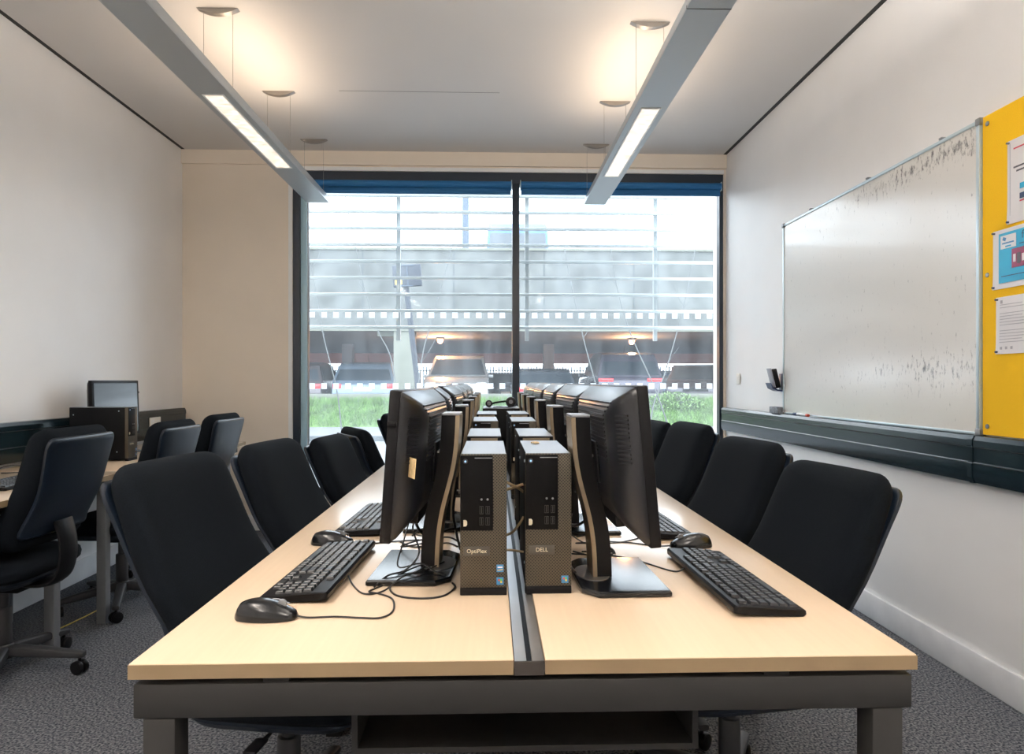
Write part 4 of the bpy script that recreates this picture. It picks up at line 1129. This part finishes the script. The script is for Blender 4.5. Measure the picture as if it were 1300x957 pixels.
for i, (x, y, z) in enumerate(((-1.66, 22.0, 2.50), (4.58, 22.0, 2.48), (-12.5, 22.0, 2.5))):
    l = thing('bulkhead_lamp', ['glowing orange lamp under the car park ceiling, left of the window mullion', 'glowing orange lamp under the car park ceiling, right of the window mullion', 'orange lamp under the car park ceiling beyond the left edge of the window'][i], 'lamp', (x, y, z), 0, 'orange car park lamps')
    b = B(); box(b, (0, 0, .07), (.26, .2, .06), bev=.01); obj('lamp_housing', b, POLEM, l)
    b = B(); bmesh.ops.create_uvsphere(b, u_segments=20, v_segments=12, radius=.10)
    obj('lamp_globe', b, AMB, l)
    L = bpy.data.lights.new('lamp_glow', 'POINT'); L.energy = 260; L.color = (1, .46, .18); L.shadow_soft_size = .1
    lo = bpy.data.objects.new('lamp_glow', L); COL.objects.link(lo); lo.parent = l; lo.location = (0, -.02, -.16)
# palisade fence behind
t = thing('palisade_fence', 'pale steel palisade fence at the far side of the car park', 'fence', (0, 36.2, .25))
b = B(); bx(b, -16, 20, .02, .05, .35, .41); bx(b, -16, 20, .02, .05, 1.45, 1.51); obj('rail', b, FENCE, t, smooth=False)
b = B(); x = -15.9
while x < 19.9:
    prism(b, [(x, 0), (x + .07, 0), (x + .07, 1.68), (x + .035, 1.80), (x, 1.68)], 0, .02, 'XZ'); x += .155
o = obj('pales', b, FENCE, t, smooth=False); o['kind'] = 'stuff'
b = B(); bx(b, -60, 60, 60, 140, -.12, .2); tag(obj('yard_beyond', b, PAVE), 'pale open ground beyond the car park', 'ground', kind='structure')

# louvre screen
t = thing('louvre_screen', 'pale aluminium louvre screen of thin horizontal blades outside the window', 'louvre screen', (0, 6.3, 0))
z = 1.67
while z < 3.6:
    b = B(); box(b, (.1, 0, z), (5.6, .075, .027), rot=(R(8), 0, 0), bev=.004); obj('louvre_blade', b, LOUV, t)
    z += .1525
for x in (-2.1, -.868, .332, 1.545, 2.75):
    b = B(); bx(b, x - .018, x + .018, .045, .075, 1.55, 3.8); obj('upright', b, LOUV, t, smooth=False)
    b = B(); bx(b, x - .018, x + .018, -.66, .045, 3.45, 3.50); obj('wall_bracket', b, LOUV, t, smooth=False)
# bare climbing stems on wires
stems = [[(-2.158, 3.95), (-1.952, 3.065), (-1.86, 2.5), (-1.664, 1.91), (-1.434, 1.39), (-1.3, .0)],
         [(-2.70, 3.3), (-2.639, 2.83), (-2.445, 1.851), (-2.239, .985), (-2.15, .0)],
         [(-.50, 3.6), (-.626, 2.956), (-.85, 2.1), (-1.031, 1.448), (-1.2, .0)],
         [(1.05, 3.4), (1.142, 2.849), (1.353, 1.8), (1.588, .866), (1.7, .0)],
         [(1.75, 3.2), (1.85, 2.6), (2.057, 1.918), (2.47, .983), (2.8, .0)],
         [(3.05, 3.2), (2.883, 2.272), (2.60, 1.4), (2.411, .749), (2.3, .0)]]
sl = ['far left, crossing the column of the car park', 'at the left edge of the window', 'left of the mullion, leaning right', 'just right of the mullion', 'before the right-hand orange lamp', 'at the right edge of the window']
for s_, l_ in zip(stems, sl):
    t = thing('climbing_stem', 'thin bare climbing stem outside the window, ' + l_, 'plant', (0, 10, 0), 0, 'thin bare stems outside the window')
    b = B(); tube(b, [(x + rnd.gauss(0, .012), 0, z) for x, z in s_], .006, 6, sub=10, r_end=.011); obj('stem', b, BARK, t)
    b = B()
    for k in range(5):
        i = rnd.randrange(1, len(s_) - 1); x, z = s_[i]; d = rnd.choice((-1, 1))
        tube(b, [(x, 0, z), (x + d * .08, .02, z + .12), (x + d * rnd.uniform(.1, .22), .04, z + rnd.uniform(.25, .4))], .005, 5, r_end=.002)
    obj('twigs', b, BARK, t)
# flood light post
t = thing('lamp_post', 'leaning dark lamp post with a square floodlight head and yellow sticker', 'lamp post', (-1.17, 12.0, 0))
b = B(); tube(b, [(.0, 0, 0), (-.13, 0, 1.1), (-.335, 0, 2.85)], .050, 12, sub=8); obj('pole', b, POLEM, t)
b = B(); box(b, (-.31, -.06, 3.02), (.50, .10, .38), rot=(0, R(-4), 0), bev=.015); hd = obj('floodlight_head', b, POLEM, t)
b = B(); box(b, (-.30, -.115, 3.02), (.014, .02, .38), rot=(0, R(-4), 0)); bx(b, -.42, -.20, -.125, -.11, 2.83, 2.845); bx(b, -.42, -.20, -.125, -.11, 3.19, 3.205); obj('bracket', b, FENCE, hd, smooth=False)
b = B(); box(b, (-.455, -.1125, 2.90), (.12, .004, .07), rot=(0, R(-4), 0)); obj('warning_sticker', b, STKY, hd, smooth=False)
# post on the upper deck
t = thing('deck_lamp_column', 'slim pale column standing on the upper deck left of the blue van', 'column', (-.75, 19.6, 3.5))
b = B(); cyl(b, (0, 0, 1.8), .10, 3.6, 'Z', 14); obj('shaft', b, FENCE, t)
b = B(); box(b, (0, 0, .02), (.3, .3, .04), bev=.005); obj('foot_plate', b, FENCE, t)

# ---- cars (forward +X local)
def make_car(label, paint, loc, rz, Wd=.88, prof='hatch', hs=1.0, ls=1.0, plate=None):
    t = thing('car' if prof != 'van' else 'van', label, 'car' if prof != 'van' else 'van', loc, rz, 'cars in the car park')
    pm = mat('car_paint_%d%d%d' % tuple(int(c * 99) for c in paint), paint, .25, .3, coat=.5)
    if prof == 'hatch':
        low = [(-2.02, .28), (-2.10, .50), (-2.06, .80), (-1.98, .92), (1.00, .96), (1.75, .86), (2.02, .72), (2.08, .45), (2.0, .28)]
        cab = [(-1.98, .92), (-1.78, 1.30), (-1.60, 1.43), (-1.0, 1.49), (0, 1.47), (.35, 1.40), (1.05, .955)]
        rg, fg, sg = (1, 0), (5, 6), None
    elif prof == 'suv':
        low = [(-2.2, .34), (-2.28, .55), (-2.25, .95), (-2.18, 1.03), (.90, 1.08), (1.85, 1.00), (2.15, .85), (2.2, .50), (2.1, .34)]
        cab = [(-2.18, 1.03), (-2.02, 1.50), (-1.88, 1.66), (-1.2, 1.74), (-.1, 1.73), (.25, 1.66), (1.0, 1.075)]
        rg, fg = (1, 0), (5, 6)
    else:
        low = [(-2.6, .34), (-2.65, .6), (-2.63, 1.1), (-2.6, 1.2), (1.6, 1.2), (2.2, 1.05), (2.5, .9), (2.55, .5), (2.5, .34)]
        cab = [(-2.6, 1.2), (-2.56, 2.2), (-2.35, 2.42), (-1.2, 2.48), (.5, 2.48), (.85, 2.35), (1.65, 1.19)]
        rg, fg = (1, 0), (5, 6)
    low = [(x * ls, z * hs) for x, z in low]; cab = [(x * ls, z * hs) for x, z in cab]
    zt = max(z for _, z in cab); zb_ = cab[0][1]
    def hwid(z):
        if z <= zb_: return Wd * (1 - .06 * max(0, (.5 - z)) / .5)
        return Wd - (Wd * (.20 if prof != 'van' else .09)) * ((z - zb_) / (zt - zb_)) ** 1.1
    b = B()
    # lower body: sections along y for roundness
    def slab(pts):
        rings = []
        for f in (-1, -.97, -.85, .85, .97, 1):
            k = .985 if abs(f) == 1 else 1.0
            cx = sum(p[0] for p in pts) / len(pts)
            rings.append([(cx + (p[0] - cx) * (k if abs(f) == 1 else 1), hwid(p[1]) * f, p[1]) for p in pts])
        loft(b, rings)
    slab(low); slab(cab)
    body = obj('body', b, pm, t, ang=40)
    def glass(name, p, q, m, inset=.08, out=.012):
        (x0, z0), (x1, z1) = p, q
        a, c = .10, .93
        xa, za = x0 + (x1 - x0) * a, z0 + (z1 - z0) * a; xb_, zb2 = x0 + (x1 - x0) * c, z0 + (z1 - z0) * c
        d = Vector((x1 - x0, 0, z1 - z0)).normalized(); nrm = Vector((-d.z, 0, d.x))
        if nrm.z < 0: nrm = -nrm
        bb = B(); ha, hb = hwid(za) - inset, hwid(zb2) - inset
        pts = [(xa, -ha, za), (xa, ha, za), (xb_, hb, zb2), (xb_, -hb, zb2)]
        loft(bb, [[tuple(Vector(v) - nrm * .005) for v in pts], [tuple(Vector(v) + nrm * out) for v in pts]])
        return obj(name, bb, m, t, smooth=False)
    glass('rear_window', cab[rg[0]], cab[rg[1]], CGLASS)
    glass('windscreen', cab[fg[0]], cab[fg[1]], CGLASS)
    for s in (-1, 1):
        bb = B()
        z0_, z1_ = zb_ + .04 * hs, zt - .13 * hs
        h0, h1 = hwid(z0_) + .002, hwid(z1_) + .002
        pts = [(cab[0][0] + .30, s * h0, z0_), (cab[6][0] - .25, s * h0, z0_), (cab[5][0] - .08, s * h1, z1_), (cab[1][0] + .28, s * h1, z1_)]
        loft(bb, [[(x, y - s * .01, z) for x, y, z in pts], [(x, y + s * .006, z) for x, y, z in pts]])
        obj('side_window', bb, CGLASS, t, smooth=False)
        bb = B(); xr, zr = low[2][0], low[2][1]
        box(bb, (xr + .01, s * (Wd - (.15 if prof != 'suv' else .24)), zr - .02), (.06, .24 if prof != 'suv' else .44, .14 if prof != 'suv' else .10), bev=.02); obj('tail_light', bb, REDL, t)
        bb = B(); xr, zr = low[6][0], low[6][1]; box(bb, (xr - .03, s * (Wd - .2), zr - .03), (.08, .30, .13), bev=.03); obj('headlight', bb, CLEARL, t)
        bb = B(); box(bb, (cab[6][0] - .15, s * (Wd + .07), zb_ + .05), (.10, .16, .11), bev=.03); obj('door_mirror', bb, pm, t)
    bb = B(); box(bb, (low[1][0] + .02, 0, .48 * hs), (.12, 2 * Wd * .96, .16), bev=.04); obj('rear_bumper', bb, pm, t)
    bb = B(); box(bb, (low[7][0] - .02, 0, .45 * hs), (.12, 2 * Wd * .96, .18), bev=.04); obj('front_bumper', bb, PLAST, t)
    bb = B(); box(bb, (low[2][0] - .035, 0, .70 * hs), (.02, .52, .11)); obj('number_plate', bb, PLATEW, t, smooth=False)
    bb = B(); box(bb, (low[7][0] + .045, 0, .45 * hs), (.02, .52, .11)); obj('number_plate', bb, PLATEW, t, smooth=False)
    bb = B(); box(bb, (low[6][0] + .01, 0, low[6][1] - .06), (.06, .75, .12), bev=.02); obj('grille', bb, PLAST, t)
    for x in (low[0][0] * .66, low[8][0] * .66):
        for s in (-1, 1):
            bb = B(); cyl(bb, (x, s * (Wd - .10), .32), .32, .20, 'Y', 28, bev=.03); w_ = obj('wheel', bb, TYRE, t)
            bb = B(); cyl(bb, (x, s * (Wd + .0), .32), .19, .03, 'Y', 20, bev=.01); obj('hubcap', bb, ALU, w_)
    bb = B(); tube(bb, [(cab[3][0], .0, zt - .01), (cab[3][0] - .15, .0, zt + .12), (cab[3][0] - .25, 0, zt + .2)], .006, 5); obj('aerial', bb, PLAST, t)
    return t
GZ = .251
N_ = PI / 2
make_car('dark brown-grey car at the far left behind the barrier, tail toward the window', (.07, .055, .06), (-5.8, 21.4, GZ), N_ + .05)
make_car('silver-blue hatchback with red tail lights, left of the pale concrete column', (.12, .16, .21), (-3.65, 21.4, GZ), N_)
make_car('white off-road car facing the window, right of the concrete column', (.33, .34, .34), (-1.02, 21.6, GZ), -N_, .93, 'suv')
make_car('small dark blue car parked far back beyond the white one', (.04, .06, .10), (.45, 31.5, GZ), -N_ + .1, hs=.9)
make_car('dark saloon with a wide low rear window right of the window mullion', (.05, .065, .085), (1.55, 21.6, GZ), N_, .90, hs=.88)
make_car('small black car parked deep inside between the dark saloon and the tall dark car', (.03, .03, .04), (4.3, 32.0, GZ), N_, hs=.88)
make_car('tall dark purple-black off-road car with bright red tail lights', (.055, .05, .075), (4.03, 21.8, GZ), N_, .95, 'suv', 1.03)
make_car('dark blue hatchback parked deep inside, right of the tall dark car', (.05, .10, .20), (7.9, 31.0, GZ), N_, hs=.92)
make_car('dark grey car at the far right of the window, angled to show a headlight', (.06, .05, .06), (6.75, 22.2, GZ), -N_ - .30, .88)
make_car('pale blue van parked on the upper deck behind the parapet', (.03, .10, .46), (.80, 23.2, 3.501), N_, .98, 'van', 1.04)
